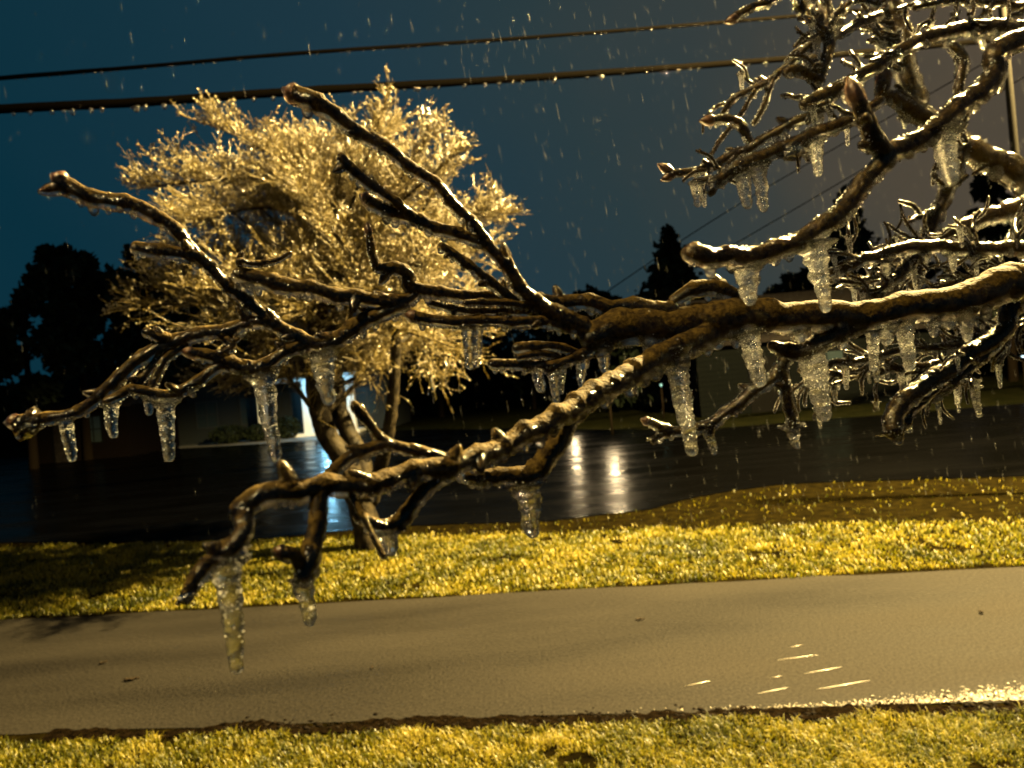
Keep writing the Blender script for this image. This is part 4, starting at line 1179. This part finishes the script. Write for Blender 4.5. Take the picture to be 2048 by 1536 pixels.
house(P(1400, 800, ry).x, P(1640, 800, ry).x + 5, ry, 8, 2.9, 2.0, 'dark_house', 'dim grey house beyond the street with a dark door at right of centre', M['dark_siding'],
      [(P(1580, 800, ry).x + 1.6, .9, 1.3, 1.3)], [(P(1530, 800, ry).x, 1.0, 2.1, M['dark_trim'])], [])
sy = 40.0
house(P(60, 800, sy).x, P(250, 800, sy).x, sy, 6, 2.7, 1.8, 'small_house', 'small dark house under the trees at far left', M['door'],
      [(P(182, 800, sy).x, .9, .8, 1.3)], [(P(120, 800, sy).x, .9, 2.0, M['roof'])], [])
for k, (px, py, d, e_) in enumerate([(1216, 768, 26.0, 330), (1143, 806, 30.0, 190)]):
    loc = P(px, py, d)
    lamp_fixture('yard_lamp', loc, ['warm yard lamp mirrored as the brighter, right streak on the wet street', 'warm yard lamp mirrored as the fainter, left streak on the wet street'][k], (1.0, .74, .40), e_, 0, True, r=.11)
lamp_fixture('yard_lamp', P(1322, 770, 33), 'tiny greenish light far off between limb and lower branch', (.55, 1.0, .75), 1.2, 0, True, r=.05)
lamp_fixture('yard_lamp', P(2046, 714, 30), 'tiny blue white light at the far right edge', (.6, .8, 1.0), 2.5, 0, True, r=.06)

M['concrete'] = pbr('driveway_concrete', (0.22, 0.22, 0.21), 0.5, 0.4, noise=(1.5, (0.16, 0.16, 0.155), (0.26, 0.26, 0.25)))
sheet('driveway', [G(360, 897), G(520, 888), G(700, 876), G(705, 863), G(500, 870), G(340, 884)], M['concrete'], 0.010)
# bushes before the porch
def bush(px, py, d, w, h, label, seed):
    b = P(px, py, d); b.z = 0
    r_ = np.random.default_rng(seed); n = 900
    t = empty('bush', b, label, 'bush', 'bushes before the porch')
    o = r_.normal(size=(n, 3)); o /= np.linalg.norm(o, axis=1, keepdims=True)
    c = o * (r_.uniform(.3, 1, n) ** .5)[:, None] * [w / 2, w / 2, h / 2] + [0, 0, h / 2]
    Q, _ = np.linalg.qr(r_.normal(size=(n, 3, 3)))
    quad = np.array([(-1, -.6, 0), (1, -.6, 0), (1, .6, 0), (-1, .6, 0)]) * .07
    V = np.einsum('nij,kj->nki', Q, quad) + c[:, None] + np.array(b)
    np_mesh('foliage', V.reshape(-1, 3), (np.arange(n) * 4)[:, None] + [0, 1, 2, 3], 4, M['dark_leaf'], t)
bush(455, 850, 44.2, 2.2, 1.1, 'leftmost dark bush in front of the porch house', 1)
bush(515, 850, 44.0, 1.8, 1.0, 'middle dark bush in front of the porch house', 2)
bush(570, 850, 44.1, 1.9, 1.3, 'dark bush closest to the lit white column', 3)

# ------------------------------------------------------------------ things on the path
def ridge(x0, y0, x1, y1, label):
    a_, b_ = G(x0, y0), G(x1, y1)
    mid = a_.lerp(b_, .55) + Vector((0, -0.006, 0))
    p, r = catmull([a_, mid, b_], [.0012, .0045, .0012], .01)
    for q in p: q.z = .002
    mb = MB(); sweep(mb, p, r, 8, .25, 60, x0)
    o = mb.build('ice_ridge', M['grit'], None, True, loc=a_)
    tag(o, label, 'ice', 'ice ridges on the path')
for q in [(1579, 1295, 1606, 1290, 'short ice ridge farthest back in the bright arc of ridges on the path'),
          (1554, 1321, 1636, 1310, 'second ice ridge from the back in the bright arc on the path'),
          (1609, 1348, 1684, 1334, 'middle ice ridge of the bright arc, just behind the longest one'),
          (1634, 1379, 1740, 1361, 'longest ice ridge of the bright arc, nearest the muddy edge at right'),
          (1514, 1388, 1576, 1375, 'ice ridge directly left of the longest one by the muddy edge'),
          (1369, 1373, 1420, 1362, 'lone ice ridge well to the left of the bright arc on the path'),
          (1541, 1356, 1564, 1352, 'tiny ice fleck just left of the middle ridge of the bright arc')]:
    ridge(*q)
def leaf(x, y, L, ang, label, seed):
    c = G(x, y); r_ = random.Random(seed)
    d = Vector((math.cos(ang), math.sin(ang), 0)); s = Vector((-d.y, d.x, 0))
    mb = MB(); vs_ = []
    for t, w_ in ((-1, .08), (-.6, .5), (-.1, .75), (.4, .6), (.8, .25), (1.1, .03)):
        for k in (-1, 0, 1):
            vs_.append(c + d * t * L + s * w_ * k * L * .6 + Vector((0, 0, .006 + (.012 if k else 0) * r_.uniform(.5, 1.5))))
    f = []
    for i in range(5):
        for k in range(2):
            f.append((i * 3 + k, i * 3 + k + 1, i * 3 + k + 4, i * 3 + k + 3))
    mb.add(vs_, f)
    o = mb.build('fallen_leaf', M['leaf'], None, True, loc=c)
    sm = o.modifiers.new('thickness', 'SOLIDIFY'); sm.thickness = .0015
    tag(o, label, 'leaf', 'leaves on the path')
leaf(262, 1361, .055, .1, 'dark curled leaf lying alone at the left of the path', 1)
leaf(206, 1328, .03, .9, 'small dark leaf left of the curled leaf on the path', 2)
leaf(745, 1338, .02, 2, 'tiny dark leaf in the middle of the path below the longest icicle', 3)
leaf(1280, 1241, .035, .1, 'pale thin leaf on the path right of the middle', 4)
leaf(1962, 1227, .03, 1.5, 'dark spot of a leaf near the right edge of the path', 5)

# ------------------------------------------------------------------ falling rain
r_ = np.random.default_rng(21)
n = 3600
d = r_.uniform(2.6, 9.0, n) ** 1.0
px = np.where(r_.random(n) < .13, r_.uniform(-500, 900, n), r_.uniform(900, 2500, n)); py = r_.uniform(-300, 1100, n)
pp = np.array([P(px[i], py[i], d[i])[:] for i in range(n)])
L = r_.uniform(.03, .06, n)
dirv = np.array([0.10, -0.05, -1.0]) + r_.normal(0, .03, (n, 3))
dirv /= np.linalg.norm(dirv, axis=1, keepdims=True)
rad = r_.uniform(.0002, .00045, n)
V1, F1 = prisms(pp, pp + dirv * L[:, None] * .75, np.full(n, .0001), rad, 5)
V2, F2 = prisms(pp + dirv * L[:, None] * .75, pp + dirv * L[:, None], rad, np.full(n, .0001), 5)
M['rain'] = ice_mat('rain_water', 50, 0.0, 0.15, 0.5, 0.10)
ro = np_mesh('rain', np.concatenate([V1, V2]), np.concatenate([F1, F2 + len(V1)]), 4, M['rain'], smooth=True, kind='stuff')
tag(ro, 'fine freezing rain falling through the lamp light', 'rain', kind='stuff')
